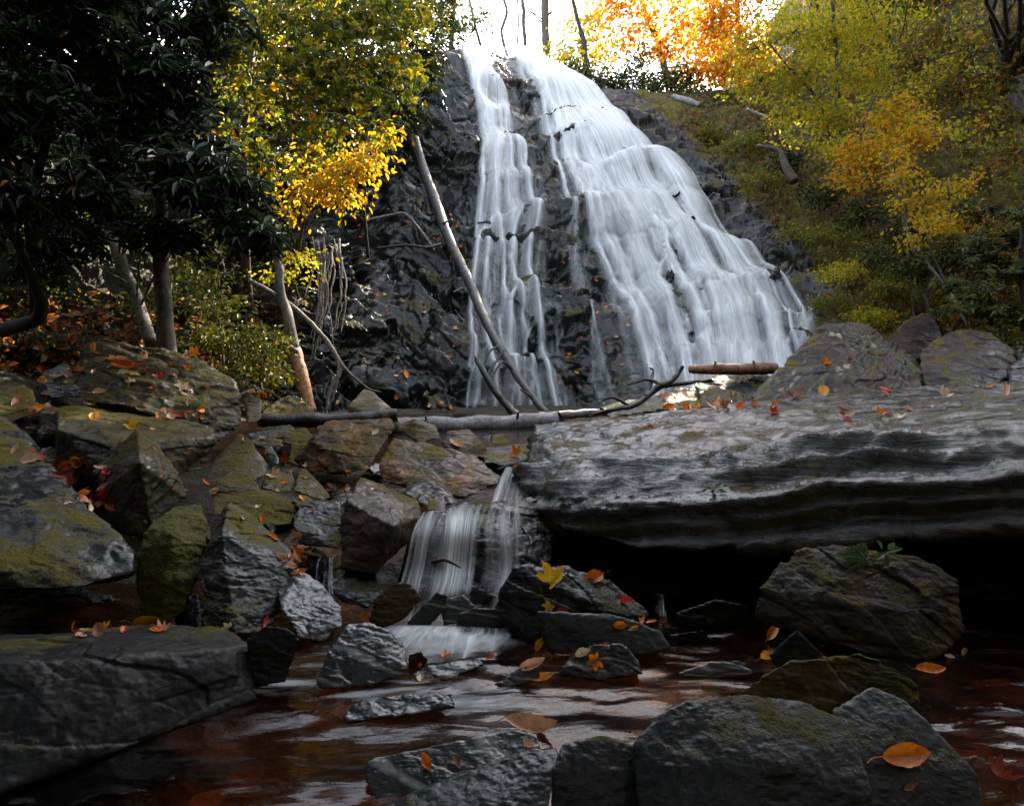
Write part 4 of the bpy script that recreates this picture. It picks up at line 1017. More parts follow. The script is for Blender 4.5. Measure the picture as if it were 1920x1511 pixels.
# --- left side
plant('maple_tree', 'yellow-green maple hanging its boughs over the left of the falls from the upper left', 'tree',
      [[(470,600,9.3,9),(455,350,8.6,8),(470,100,8.2,7),(500,-200,8.0,5)]],
      B([(505,40,7.6,100,70,55),(620,40,7.4,90,70,55),(720,50,7.6,80,70,50),(790,40,8.6,50,60,24),(470,170,7.8,80,70,42),(560,160,7.5,80,70,45),(645,150,7.5,60,60,34),(700,120,7.8,50,50,20),
         (430,290,7.7,70,55,26),(520,260,7.7,60,50,26),(600,230,7.8,50,40,18),(380,80,7.2,80,80,26),(560,-80,7.6,160,80,50),(750,-70,8,120,70,40),(680,230,8.2,60,50,20),(760,130,8.6,50,50,18),(420,170,7.6,60,60,16)], 0.9, 0.8, 1.4), 0.088, 'leftmaple', per=8, shape='lobed', limb=0.016)
plant('yellow_sapling', 'bright yellow sapling leaning over the wet rock just left of the leaning log', 'sapling',
      [[(690,482,11.0,3.2),(684,400,10.4,3),(682,310,9.6,2.6),(690,240,9.2,2)], [(560,470,9.2,3),(575,400,8.9,2.6),(620,330,8.8,2)]],
      B([(585,360,8.7,55,35,32),(640,320,8.8,60,35,36),(690,290,9.0,50,35,26),(610,300,8.9,40,30,18),(555,400,8.6,40,30,14),(650,365,8.7,40,26,16),(715,255,9.2,30,26,12)], 0.35), 0.085, 'yellow', per=10, limb=0.009, asp=0.5)
plant('yellow_shrub', 'small yellow-green shrub growing from the cliff foot above the bare roots', 'shrub', [[(560,560,9.5,2.5),(550,520,9.2,2),(545,480,9.0,1.5)]],
      B([(545,480,8.9,38,26,18),(520,505,8.8,26,20,9),(565,520,9.0,24,18,7)], 0.25), 0.065, 'yelgreen', per=9, limb=0.006)
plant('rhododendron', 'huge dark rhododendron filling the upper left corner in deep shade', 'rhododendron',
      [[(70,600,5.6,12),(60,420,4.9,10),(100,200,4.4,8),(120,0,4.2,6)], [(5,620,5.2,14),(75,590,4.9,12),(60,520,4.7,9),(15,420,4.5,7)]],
      B([(40,60,4.2,110,110,46),(170,60,4.4,100,100,46),(60,230,4.2,100,90,42),(170,220,4.6,90,80,38),(30,380,4.3,80,80,30),(150,350,4.6,80,60,28),(-90,200,4,100,150,30),(60,-120,4,200,90,44),(270,-60,4.4,120,80,30),(-60,300,4.2,110,120,40),(20,-10,4.7,120,60,50),(120,0,4.9,100,60,46),(210,-10,5.0,100,60,46),(30,90,5.0,100,80,40),(240,130,4.8,90,90,40)], 0.6, 1.4) + SHADE_BOUGHS([(-2.6,4.8,4.6,1.1,0.6,55),(-3.2,2.2,3.4,1.1,0.7,50),(-2.0,1.6,3.5,1.0,0.6,50),(-3.4,0.2,3.2,1.2,0.9,60),(-1.8,0.0,3.7,1.1,0.6,55),(-0.4,0.3,3.9,1.1,0.5,45),(-2.6,-1.6,3.4,1.3,0.8,60),(-0.6,-1.6,3.6,1.3,0.7,60),(-1.4,3.0,3.8,1.2,0.5,60),(-3.0,4.2,4.6,1.2,0.6,60),(-4.2,2.0,3.6,1.3,0.9,60),(-0.6,1.9,4.0,1.2,0.5,60),(-5.2,0.2,3.0,1.5,1.3,70),(-4.6,-2.4,2.8,1.6,1.4,70),(-1.6,-3.2,2.8,1.7,1.3,80),(-5.6,3.0,3.6,1.4,1.3,110),(-5.8,5.2,4.6,1.5,1.3,110),(-4.4,6.6,5.4,1.2,0.7,80)]), 0.115, 'rhodo', M_RHODO, M_DARKBARK, per=9, asp=0.30, whorl=True, limb=0.02)
plant('rhododendron', 'dark rhododendron with pale straight trunk standing behind the largest boulder', 'rhododendron',
      [[(316,672,5.7,17),(308,580,5.75,15),(303,490,5.8,14),(300,350,5.6,12),(310,150,5.4,9)]],
      B([(290,120,5.2,80,80,34),(350,180,5.2,80,70,36),(280,240,5.2,80,60,32),(380,270,5.3,70,55,32),(310,330,5.1,80,50,32),(420,330,5.3,70,50,32),(390,390,5.2,70,40,28),(470,370,5.5,60,45,24),(490,430,5.4,50,40,18),(430,440,5.2,60,40,20),(320,20,5.2,100,80,40),(400,60,5.6,80,90,40),(240,180,5.4,80,90,34)], 0.6, 1.5), 0.12, 'rhodo', M_RHODO, M_PALE, per=9, asp=0.30, whorl=True, limb=0.016)
plant('rhododendron', 'shaded rhododendron on a leaning grey trunk left of the pale straight trunk', 'rhododendron',
      [[(285,645,5.9,12),(255,560,6.1,11),(222,470,6.2,10),(190,390,6.2,9),(170,250,6.0,8)]],
      B([(220,390,5.6,80,50,30),(150,430,5.4,80,50,28),(260,440,5.5,60,40,20),(80,470,5.3,70,50,22),(340,450,5.5,60,30,18),(210,300,5.8,80,50,26),(190,150,6.2,100,80,36),(100,250,6.4,110,90,40),(60,80,6.6,120,100,44),(210,20,6.8,120,90,44)], 0.6, 1.5), 0.115, 'rhodo', M_RHODO, M_PALE, per=9, asp=0.30, whorl=True, limb=0.014)
plant('rhododendron', 'green rhododendron bank rising to the left lip of the falls', 'rhododendron',
      [[(770,270,14.6,8),(760,210,14.4,7),(750,120,14.4,5)], [(690,260,13.6,6),(680,180,13.4,5),(700,80,13.6,4)]],
      B([(700,200,13.0,60,45,50),(760,210,13.6,50,40,46),(740,140,13.6,60,50,54),(800,110,14.6,50,45,46),(680,120,13,60,50,40),(770,60,14.4,60,50,44),(640,190,12.4,50,50,34),(650,250,12.2,50,30,30),(735,250,13.4,50,30,32),(815,50,15.2,45,50,36),(700,30,13.6,70,50,40),(600,270,11.6,50,40,24),(450,60,10.5,110,90,70),(560,120,11,100,90,70),(480,230,10,90,70,50),(620,40,12,100,80,70),(560,-60,11.5,160,70,70),(380,-30,10,130,80,60),(760,-40,14,120,70,60),(520,320,9.8,70,50,40),(430,20,10,90,80,50),(560,-10,11,90,70,50)], 0.8, 2.4), 0.125, 'darkgreen', M_RHODO, M_DARKBARK, per=9, asp=0.36, whorl=True, limb=0.02)
plant('leafy_tree', 'thin-leaved tree fringing the left side of the bright sky gap', 'tree',
      [[(845,110,19,5),(850,40,19.2,4),(860,-80,19.5,3)], [(905,100,20,3),(890,40,20,2.6),(870,-50,20,2)]],
      B([(840,40,18.6,35,40,26),(870,20,19,30,35,20),(860,75,18.8,30,20,14),(905,25,20,22,35,9),(820,-20,18.6,60,50,24)], 0.8), 0.13, 'darkgreen', per=8, limb=0.016)
plant('fern_shrub', 'low glossy green shrub between the pale trunk and the broken stump', 'shrub',
      [[(430,735,6.3,3),(420,680,6.5,2.5),(410,600,6.7,2)], [(490,730,6.5,2.5),(480,660,6.6,2)]],
      B([(400,580,6.7,50,35,34),(440,630,6.5,55,35,38),(400,640,6.4,45,30,28),(480,670,6.5,55,35,36),(440,690,6.3,50,25,28),(510,705,6.5,40,25,22),(390,540,6.9,50,25,22),(520,640,6.8,35,30,14),(330,520,6.9,60,40,24),(250,540,6.9,60,40,22),(360,450,7.4,80,50,26)], 0.35), 0.06, 'green', M_RHODO, per=10, limb=0.006, asp=0.45)
# --- right side
plant('birch_sapling', 'slender yellow-green tree with arching limbs above the right bank', 'tree',
      [[(1578,360,13.2,5),(1574,250,13.3,4.5),(1568,100,13.4,4),(1550,-120,13.4,3)], [(1560,300,13.4,2.6),(1540,200,13.2,2.4),(1480,130,13,2),(1440,80,13,1.6)]],
      B([(1420,90,13.2,70,45,58),(1490,60,13.2,70,45,62),(1560,60,13.4,70,50,56),(1640,40,13.4,70,50,50),(1430,150,13.0,60,40,56),(1510,140,13.0,70,40,62),(1590,140,13.2,60,40,48),(1470,205,13,50,26,24),(1540,210,13.1,55,30,44),(1650,120,13,60,50,38),(1590,215,12.8,45,30,26),(1500,-60,13.4,160,70,80),(1650,-70,13.4,120,70,50),(1530,270,12.8,50,20,20),(1600,270,12.9,50,25,22),(1690,180,13,50,40,34)], 0.8, 1.15), 0.085, 'yelgreen', per=9, limb=0.018, asp=0.55)
plant('gold_sapling', 'slim tree with a golden-orange crown in the middle of the right bank', 'tree',
      [[(1632,420,11.9,4.2),(1620,340,12,3.6),(1612,260,12.1,3),(1640,180,12,2)]],
      B([(1600,275,11.8,50,30,40),(1660,245,11.8,50,35,42),(1640,300,11.6,55,26,40),(1720,260,11.6,45,25,28),(1590,320,11.6,40,22,22),(1660,200,12,40,26,22),(1710,215,11.8,40,25,16),(1640,340,11.5,60,20,26)], 0.6, 1.5), 0.075, 'gold', per=9, limb=0.01)
plant('yellow_sapling', 'tall thin sapling with loose yellow leaves leaning left over the right bank', 'sapling',
      [[(1745,600,9.8,3),(1712,470,10.2,2.6),(1680,360,10.5,2.2),(1655,285,10.8,1.8)], [(1715,610,9.8,2.6),(1705,500,10,2.2),(1690,330,10.6,1.8)]],
      B([(1715,335,10.3,40,25,20),(1750,365,10.1,45,25,22),(1700,380,10.2,35,22,14),(1745,415,10,45,20,20),(1800,345,10.2,40,22,14),(1690,300,10.5,30,20,9)], 0.4), 0.075, 'yellow', per=8, limb=0.007)
plant('yellow_sapling', 'low arching sapling with a yellow spray above the rhododendron on the right bank', 'sapling',
      [[(1790,570,9.4,2.6),(1750,480,9.6,2.2),(1735,420,9.7,1.8)], [(1815,600,9.3,2.4),(1790,560,9.3,2),(1740,500,9.4,1.6)]],
      B([(1740,425,9.5,50,18,18),(1790,415,9.5,50,18,18),(1710,450,9.6,30,18,9),(1840,400,9.4,35,18,10)], 0.35), 0.07, 'yellow', per=8, limb=0.006)
plant('beech_tree', 'dim brownish tree with dark trunk in the upper right corner', 'tree',
      [[(1912,230,9.2,20),(1905,130,9.2,17),(1895,0,9.1,15),(1885,-250,9,12)], [(1880,150,9.0,9),(1872,60,9.0,7),(1850,-60,9,5)]],
      B([(1760,50,8.8,80,50,34),(1850,60,8.6,80,60,36),(1720,120,9.2,60,40,24),(1800,140,8.8,80,45,32),(1890,170,8.5,60,45,26),(1850,220,8.9,70,35,26),(1920,90,8.4,60,80,26),(1780,-40,8.8,160,60,44),(1920,290,8.6,50,40,20),(1770,195,9.2,50,30,16)], 0.6) + SHADE_BOUGHS([(1.9,3.6,4.4,1.0,0.5,50),(4.6,5.0,5.6,1.4,0.9,80),(5.4,2.6,4.6,1.4,1.1,90),(3.6,2.0,4.9,1.2,0.7,70),(4.4,0.2,4.2,1.4,1.0,90),(2.2,0.6,4.6,1.3,0.6,70),(2.6,-1.4,4.2,1.5,0.9,90),(0.8,-1.8,4.4,1.4,0.7,80),(5.2,-1.8,3.6,1.5,1.2,90),(0.8,2.2,4.4,1.3,0.5,80),(3.0,3.6,4.9,1.3,0.6,80),(0.6,-0.4,4.4,1.3,0.6,80),(6.2,4.2,4.6,1.5,1.2,90),(6.4,1.6,3.2,1.5,1.4,90),(6.0,-1.0,3.0,1.6,1.4,90),(1.4,-3.4,3.0,1.7,1.4,90),(4.0,-3.2,3.0,1.7,1.4,90),(1.0,1.0,4.6,1.2,0.5,70)]), 0.075, 'brown', per=9, limb=0.02)
plant('rhododendron', 'dark rhododendron thicket at the right picture edge above the purple-grey boulder', 'rhododendron',
      [[(1860,610,9.0,5),(1850,540,8.9,4),(1840,440,8.9,3)], [(1920,620,8.7,5),(1915,520,8.6,4),(1920,380,8.6,3)]],
      B([(1810,540,8.9,60,40,40),(1870,520,8.8,60,40,40),(1920,500,8.5,50,50,36),(1830,470,9,60,35,34),(1890,440,8.8,60,40,34),(1860,580,8.7,60,26,30),(1930,400,8.6,50,40,28),(1850,390,9.1,50,35,24),(1930,590,8.4,50,26,22),(1780,585,9,35,22,16)], 0.5), 0.095, 'darkgreen', M_RHODO, M_DARKBARK, per=9, asp=0.34, whorl=True, limb=0.01)
plant('gold_tree', 'broad gold and green tree spreading behind the slim golden-orange crown', 'tree',
      [[(1700,330,14.6,6),(1690,200,14.8,5),(1680,0,15,4),(1680,-200,15,3)]],
      B([(1600,60,15.4,90,60,60),(1700,40,15.0,90,60,60),(1800,60,14.4,80,60,50),(1650,150,14.8,80,50,54),(1760,140,14.2,80,50,50),(1840,170,13.2,60,50,36),(1700,230,13.6,70,40,40),(1790,250,12.8,60,40,36),(1520,30,15.8,70,50,44),(1860,280,12,50,40,26),(1480,30,16.6,60,60,60),(1560,40,16,60,60,60),(1600,-10,16,70,50,50)], 0.7, 1.2) + SHADE_BOUGHS([(3.5,10.5,7.9,1.1,0.5,60),(5.0,10.5,7.9,1.1,0.5,60),(6.5,10.5,7.9,1.1,0.5,60),(3.5,12.5,9.0,1.2,0.5,60),(5.0,12.5,9.0,1.2,0.5,60),(6.6,12.5,9.0,1.2,0.5,60),(8.0,11.8,8.6,1.2,0.6,60)]), 0.095, 'yelgreen', per=9, limb=0.016)
# --- along the crest and on the plateau
plant('maple_tree', 'glowing orange maple right of the sky gap, nearest the lip of the falls', 'tree',
      [[(1255,165,24,7),(1235,80,24,6),(1200,-20,24,5),(1190,-300,24,3)]],
      B([(1150,30,23.5,60,40,56),(1220,40,23.5,60,45,64),(1290,50,23,60,45,64),(1170,85,23.2,45,30,36),(1250,100,23,50,26,40),(1110,60,23.5,35,35,24),(1330,90,22.5,40,40,40),(1200,-80,24,140,70,110),(1320,-60,23,100,70,80),(1100,-150,23.5,120,60,90),(960,-190,23.5,110,60,90),(1080,-260,23.5,140,60,110),(900,-290,23.5,120,70,90)], 1.2), 0.17, 'orange', per=9, limb=0.03)  # crown parts above view added to cover bright sky over the gap
plant('maple_tree', 'orange and gold maple standing behind the slender yellow-green tree', 'tree',
      [[(1390,160,20,6),(1385,50,20,5),(1370,-150,20,4),(1370,-350,20,3)]],
      B([(1340,40,19.6,45,45,50),(1390,60,19.4,45,45,48),(1360,120,19,45,30,38),(1310,140,19.4,30,20,16),(1400,130,19,30,25,18),(1400,-70,20,90,70,80),(1340,-200,20,120,80,80),(1450,-180,20.5,130,90,100),(1430,-330,20.5,150,80,100)], 1.3, 2.2), 0.15, 'orange', per=9, limb=0.03)  # upper crown out of view thickened to keep sun off the foreground
plant('poplar_tree', 'small yellow-green tree at the right edge of the bright sky gap', 'tree',
      [[(1098,140,22,4),(1088,60,22.3,3.6),(1068,-20,22.5,3),(1050,-100,22.6,2)]],
      B([(1085,90,21.8,35,25,30),(1060,120,21.8,22,18,16),(1115,120,21.4,30,20,24),(1075,50,22.4,25,26,12),(1130,70,22,30,30,20),(1045,40,22.6,16,40,5)], 0.8), 0.14, 'yelgreen', per=8, limb=0.02)
plant('sun_block_oak', 'tall brown-gold oak added to block the sun high on the right slope behind the yellow-green tree', 'tree',
      [[(1520,90,21,10),(1530,-50,21,9),(1540,-300,21,6)]],
      B([(1500,-110,20.5,130,80,120),(1620,-90,20.5,120,80,110),(1540,-230,21,160,90,130),(1680,-220,21,140,90,110),(1600,-340,21,160,80,100)], 1.6, 2.6), 0.19, 'brown', per=9, limb=0.04)  # crown out of view, put in the sun's path to shade the stream
plant('sun_block_oak', 'tall dark oak added to block the sun high on the right slope beside the upper right corner', 'tree',
      [[(1760,20,17.5,10),(1765,-150,17.5,8),(1770,-400,17.5,6)]],
      B([(1700,-60,17,130,80,100),(1830,-80,17,130,80,90),(1720,-200,17.5,160,90,120),(1860,-220,17.5,160,90,110),(1780,-340,17.5,180,80,110),(1940,-330,17.5,150,90,80)], 1.5, 2.6), 0.17, 'brown', per=9, limb=0.04)  # second unseen crown added to close the sun's path to the rocks
plant('laurel_shrub', 'dark green shrub row on the rim right of the falls', 'shrub',
      [[(1210,185,20.2,4),(1160,168,20.4,4),(1105,140,20.6,3)], [(1210,185,20.2,4),(1205,140,20.4,3)], [(1210,185,20.2,4),(1260,182,19.9,4),(1295,150,19.6,3)]],
      B([(1080,135,20.6,26,20,20),(1110,150,20.4,35,18,30),(1160,150,20.3,40,20,36),(1210,155,20.2,40,20,36),(1260,160,19.8,40,20,34),(1310,170,19.4,40,20,34),(1345,190,18.8,30,18,20),(1190,120,20.6,40,18,20),(1285,135,19.8,40,18,18)], 0.6, 2.2), 0.13, 'darkgreen', M_RHODO, M_DARKBARK, per=9, asp=0.4, limb=0.014)

def bare(label, pts, bark=None, twigs=9, seed=1, name='bare_tree', group=None):
    r = np.random.default_rng(seed); a = np.array(pts, float)
    loc = at(*a[0, :3]); root = thing(name, label, 'tree', loc, group)
    P = curve(at(a[:, 0], a[:, 1], a[:, 2]), 30, 0.01, seed); rad = a[:, 3] * a[:, 2] / F
    link('trunk', tubes_mesh('trunk', [tube(P - loc, np.interp(np.linspace(0, 1, 30), np.linspace(0, 1, len(rad)), rad), 9, 0.2, seed)], bark or M_BARK), root)
    tl = []
    for i in range(twigs):
        A = P[r.integers(8, 29)]; d = np.array([r.choice([-1, 1]) * r.uniform(0.4, 1.0), r.normal(0, 0.3), r.uniform(-0.1, 0.5)])
        Q = curve([A, A + d * 0.5 + [0, 0, 0.05], A + d], 8, 0.08, seed + i)
        link('branch', tubes_mesh('branch', [tube(Q - loc, np.linspace(rad.mean() * 0.22, 0.006, 8), 5)], bark or M_BARK), root)
    return root
bare('thick straight bare trunk in the bright sky gap', [(1027,150,23,8),(1023,60,23,7.5),(1020,-60,23,7)], twigs=12, seed=3)
bare('thin upright bare trunk left of the thick trunk in the sky gap', [(985,125,24,3.6),(982,40,24,3.4),(978,-60,24,3)], twigs=7, seed=4)
bare('crooked slim bare trunk at the left of the sky gap', [(953,110,23,3),(940,60,23,2.8),(950,20,23,2.6),(925,-50,23,2.2)], twigs=8, seed=5)
bare('thinnest pale stem between the trunks in the sky gap', [(966,115,25,1.8),(972,50,25,1.6),(968,-40,25,1.3)], twigs=5, seed=6)
bare('dark leaning trunk crossing in front of the orange maple', [(1104,150,21,4.5),(1095,80,21,4),(1078,20,21,3.6),(1068,-40,21,3)], M_DARKBARK, twigs=6, seed=8)

# low shrubs on the right bank, one by one
for k, (px, py, d, lab, pal, L) in enumerate([
 (1395,262,16.6,'small green shrub beside the grassy rim at the top of the right bank','green',0.08),
 (1330,245,17.6,'olive tuft-like shrub nearest the falls near the top of the right bank','green',0.07),
 (1480,300,14.8,'dark shrub under the slender yellow-green tree','darkgreen',0.08),
 (1430,330,14.4,'small green shrub above the black wet ledge right of the falls','green',0.06),
 (1535,365,13.2,'bushy green shrub left of the yellow-green tree trunk','darkgreen',0.07),
 (1615,395,12.0,'dark green shrub right of the yellow-green tree trunk','darkgreen',0.07),
 (1560,440,12.0,'spreading green shrub in the middle of the right bank','green',0.06),
 (1500,440,12.6,'low shrub at the edge of the mossy ledge','green',0.055),
 (1640,470,11.0,'leafy shrub below the golden-orange crown','darkgreen',0.06),
 (1590,510,11.0,'yellowish shrub above the lichen-spotted boulder','yelgreen',0.05),
 (1670,540,10.3,'pale green shrub behind the dark split boulder','green',0.055),
 (1720,500,10.2,'dark shrub between the two thin saplings','darkgreen',0.06),
 (1555,560,10.7,'small mossy shrub beside the right foot of the falls','green',0.045),
 (1640,590,10.2,'low yellow-green shrub right behind the lichen-spotted boulder','yelgreen',0.05),
 (1790,475,10.0,'wide dark shrub left of the rhododendron thicket','darkgreen',0.07),
 (1700,420,11.2,'shaded shrub under the tall thin sapling','darkgreen',0.07)]):
    w = 44 * (1 + 0.25 * math.sin(k * 2.3)) * 13 / (d + 2)
    plant('shrub', lab, 'shrub', [[(px, py + 28, d, 2.2), (px + 3, py, d - 0.2, 1.6)], [(px + 14, py + 26, d, 1.8), (px + 20, py - 4, d - 0.2, 1.2)]],
          B([(px, py, d - 0.3, w * 0.7, 22, 26), (px + w * 0.55, py + 8, d - 0.3, w * 0.5, 22, 30), (px - w * 0.55, py + 10, d - 0.3, w * 0.5, 20, 26)], 0.35), L, pal, per=9, limb=0.006, asp=0.5,
          mat=M_RHODO if pal == 'darkgreen' else M_LEAF, group='low shrubs on the right bank')

# --- leaf litter and undergrowth nobody could count
def scatter_on_hill(n, seed, test):
    r = np.random.default_rng(seed)
    i = r.integers(1, HILL.shape[0] - 1, n * 4); j = r.integers(1, HILL.shape[1] - 1, n * 4)
    # even in the picture area
    ok = test(PX[i, j], PY[i, j], RK[i, j], r)
    i, j = i[ok][:n], j[ok][:n]
    P = HILL[i, j] + (HILL[i, j + 1] - HILL[i, j]) * r.random((len(i), 1)) + (HILL[i - 1, j] - HILL[i, j]) * r.random((len(i), 1))
    return P, HN[i, j], r
def even(PXv, r):   # thin the dense middle columns
    return r.random(len(PXv)) < np.where((PXv > 520) & (PXv < 1600), 0.35, 1.0)
P, Nn, r = scatter_on_hill(20000, 41, lambda x, y, k, r: even(x, r) & (k < 0.45 + 0.4 * (x > 900) * (r.random(len(x)) < 0.4)) & (x > -150) & (x < 2050) & (((x < 900) & (y > 560) & (r.random(len(x)) < 0.3)) | (x > 900) & (noise(np.stack([x / 70, y / 50, 0 * x], 1), 3) > -0.15)))
link('leaf_litter', leaves_mesh('leaf_litter', P + Nn * 0.02, r.normal(0, 1, P.shape) * [1, 1, .4], Nn + r.normal(0, 0.45, P.shape), 0.10 * r.uniform(0.6, 1.2, len(P)), 0.6, tints(r, 'litter', len(P)), M_LEAF), kind='stuff', label='dry orange and brown leaves littering both banks', category='leaf litter')
P, Nn, r = scatter_on_hill(5500, 43, lambda x, y, k, r: even(x, r) & (k < 0.97) & (x > np.interp(y, [150, 220, 300, 400, 500, 600, 800], [1120, 1200, 1290, 1380, 1475, 1550, 1570])) & (r.random(len(x)) < 1.0 - 0.8 * (k > 0.6)) & (x < 2050) & (noise(np.stack([x / 60, y / 45, 0 * x], 1), 5) > -0.3 + 0.3 * (y < 300)))
m = 8; idx = np.repeat(np.arange(len(P)), m)
C = P[idx] + Nn[idx] * r.uniform(0.02, 0.22, (len(idx), 1)) + r.normal(0, 0.07, (len(idx), 3))
link('undergrowth', leaves_mesh('undergrowth', C, r.normal(0, 1, C.shape) + [0, 0, -0.2], r.normal(0, 0.5, C.shape) + [0, -0.2, 0.8], 0.06 * r.uniform(0.6, 1.3, len(C)), 0.5, tints(r, 'green', len(C)), M_LEAF), kind='stuff', label='small green plants covering the right bank', category='undergrowth')
P, Nn, r = scatter_on_hill(2200, 45, lambda x, y, k, r: even(x, r) & (k < 0.5) & (x > -100) & (x < 640) & (y > 300) & (noise(np.stack([x / 60, y / 45, 0 * x], 1), 7) > 0.05))
idx = np.repeat(np.arange(len(P)), m)
C = P[idx] + Nn[idx] * r.uniform(0.02, 0.2, (len(idx), 1)) + r.normal(0, 0.06, (len(idx), 3))
link('undergrowth', leaves_mesh('undergrowth', C, r.normal(0, 1, C.shape) + [0, 0, -0.2], r.normal(0, 0.5, C.shape) + [0, -0.2, 0.8], 0.05 * r.uniform(0.6, 1.3, len(C)), 0.5, tints(r, 'darkgreen', len(C)), M_LEAF), kind='stuff', label='dark small plants on the shaded left bank', category='undergrowth')
# ------------------------------------------------------------------ dead wood
M_GREYLOG = bark_mat('weathered_grey_wood', (0.035, 0.034, 0.034), (0.20, 0.19, 0.19), rough=0.5)
M_LEANLOG = bark_mat('grey_wet_trunk', (0.012, 0.011, 0.011), (0.075, 0.072, 0.072), moss=0.1, rough=0.5)
M_DARKLOG = bark_mat('wet_dark_wood', (0.008, 0.007, 0.006), (0.035, 0.03, 0.026), rough=0.35)
M_BROWNLOG = bark_mat('rotten_brown_wood', (0.05, 0.022, 0.010), (0.30, 0.15, 0.08), rough=0.7)
M_RUSTWOOD = bark_mat('stripped_orange_wood', (0.12, 0.04, 0.015), (0.42, 0.20, 0.10), rough=0.7)
M_ROOT = bark_mat('pale_dry_roots', (0.05, 0.042, 0.035), (0.20, 0.175, 0.15), rough=0.8)

def log(name, label, cat, pts, mat, seed, stubs=(), n=44, sides=14, jit=0.22, part='trunk', stub_part='branch_stub', stub_mat=None, group=None):
    a = np.array(pts, float); loc = at(*a[0, :3])
    root = thing(name, label, cat, loc, group)
    P = curve(at(a[:, 0], a[:, 1], a[:, 2]), n, 0.006, seed); rad = a[:, 3] * a[:, 2] / F
    link(part, tubes_mesh(part, [tube(P - loc, np.interp(np.linspace(0, 1, n), np.linspace(0, 1, len(rad)), rad), sides, jit, seed)], mat), root)
    for k, sp in enumerate(stubs):
        b = np.array(sp, float); Q = curve(at(b[:, 0], b[:, 1], b[:, 2]), 12, 0.03, seed + k)
        rr = b[:, 3] * b[:, 2] / F
        link(stub_part, tubes_mesh(stub_part, [tube(Q - loc, np.interp(np.linspace(0, 1, 12), np.linspace(0, 1, len(rr)), rr), 7, 0.25, seed + k)], stub_mat or mat), root)
    return root
log('leaning_log', 'long grey tree trunk leaning across the falls from the bank down to the pool', 'log',
    [(1026,778,9.0,6.5),(960,690,9.9,7.5),(902,580,10.9,9),(852,470,12.0,9.5),(806,350,13.2,9.5),(776,262,14.0,9.5)], M_LEANLOG, 11,
    [[(962,694,9.85,3),(940,680,9.7,2.4),(915,722,9.5,1.6)],[(935,648,10.2,3),(918,660,10.1,2),(905,690,10,1.4)],[(868,540,11.2,2.5),(850,548,11,1.6)],[(1000,745,9.3,3.4),(975,730,9.25,1.6)],[(830,420,12.4,2.5),(848,412,12.2,1.2)],[(985,728,9.5,2.5),(990,760,9.3,1.4)]])
log('fallen_log', 'grey weathered log with a sawn round end lying across the stream below the falls', 'log',
    [(730,800,6.5,17),(830,799,6.7,17.5),(930,797,6.9,17.5),(1030,791,7.1,19),(1046,790,7.12,18)], M_GREYLOG, 12, [[(970,785,6.85,3),(972,772,6.8,2)],[(800,790,6.6,2.5),(798,779,6.55,1.6)]])
log('fallen_log', 'dark wet log lying behind the rust-brown wedge boulder', 'log', [(484,786,6.15,12),(560,788,6.2,14),(650,787,6.25,14),(745,779,6.3,12)], M_DARKLOG, 13)
log('fallen_log', 'slim pale log lying behind the grey weathered log', 'log', [(1010,781,8.1,8),(1090,776,8.2,8),(1200,768,8.3,6)], M_GREYLOG, 14)
log('broken_branch', 'short dark broken branch propped against the leaning trunk at the pool', 'branch', [(968,780,8.5,8),(940,748,8.6,8),(915,710,8.7,7),(893,674,8.8,4)], M_DARKLOG, 15, [[(905,692,8.75,4),(890,668,8.8,2.5)],[(912,705,8.7,3),(946,655,8.9,1.5)]])
log('driftwood', 'twisted dark driftwood branch with an upturned pale tip by the slab end', 'driftwood', [(1105,782,7.0,3),(1150,768,7.05,4.5),(1190,760,7.1,5),(1222,736,7.2,6),(1240,722,7.22,7),(1256,716,7.25,5),(1270,702,7.3,4.5),(1281,686,7.3,2.5)], M_DARKLOG, 16,
    [[(1178,760,7.1,4),(1150,745,7.15,3),(1128,752,7.2,1.5)],[(1235,725,7.25,5),(1290,718,7.4,4),(1335,712,7.5,2)],[(1240,722,7.2,5),(1215,712,7.3,3),(1175,722,7.4,1.5)],[(1170,762,7.1,3),(1130,772,7.0,2),(1105,778,7.0,1)],[(1210,745,7.15,5),(1225,700,7.4,3),(1218,690,7.4,1.5)]], n=60)
log('fallen_log', 'rotten reddish-brown log lying before the foot of the falls', 'log', [(1292,694,8.3,6),(1304,693,8.3,8.5),(1370,692,8.35,11),(1455,691,8.4,11)], M_BROWNLOG, 17, [[(1342,690,8.25,3),(1341,677,8.25,1.6)],[(1415,684,8.3,3),(1413,676,8.3,2)]])
log('broken_snag', 'leaning broken snag with stripped orange wood at its base', 'snag', [(582,772,7.0,13),(568,715,7.1,12.5),(553,655,7.2,11)], M_RUSTWOOD, 18,
    [[(554,660,7.2,11.5),(540,590,7.3,9.5),(522,505,7.45,8.5),(512,440,7.5,7)],[(556,662,7.15,7),(535,645,7.1,5),(520,632,7.05,3)]], part='stripped_base', stub_part='mossy_stem', stub_mat=M_BARK)
log('arching_branch', 'thin grey branch arching from the left bank down to the cliff foot', 'branch', [(468,526,7.7,4),(540,568,7.6,4.5),(600,625,7.5,4.5),(630,668,7.45,4.5),(636,700,7.4,4),(618,735,7.35,3.2),(611,778,7.3,2.4)], M_ROOT, 19,
    [[(632,668,7.45,3.4),(655,700,7.4,3),(690,728,7.4,2),(715,735,7.4,1)],[(634,695,7.4,2.6),(628,735,7.35,2),(612,770,7.3,1.4)]])
r = np.random.default_rng(33)
loc = at(610, 465, 10.3); root = thing('hanging_roots', 'pale tangle of bare hanging roots below the bright yellow sapling', 'roots', loc)
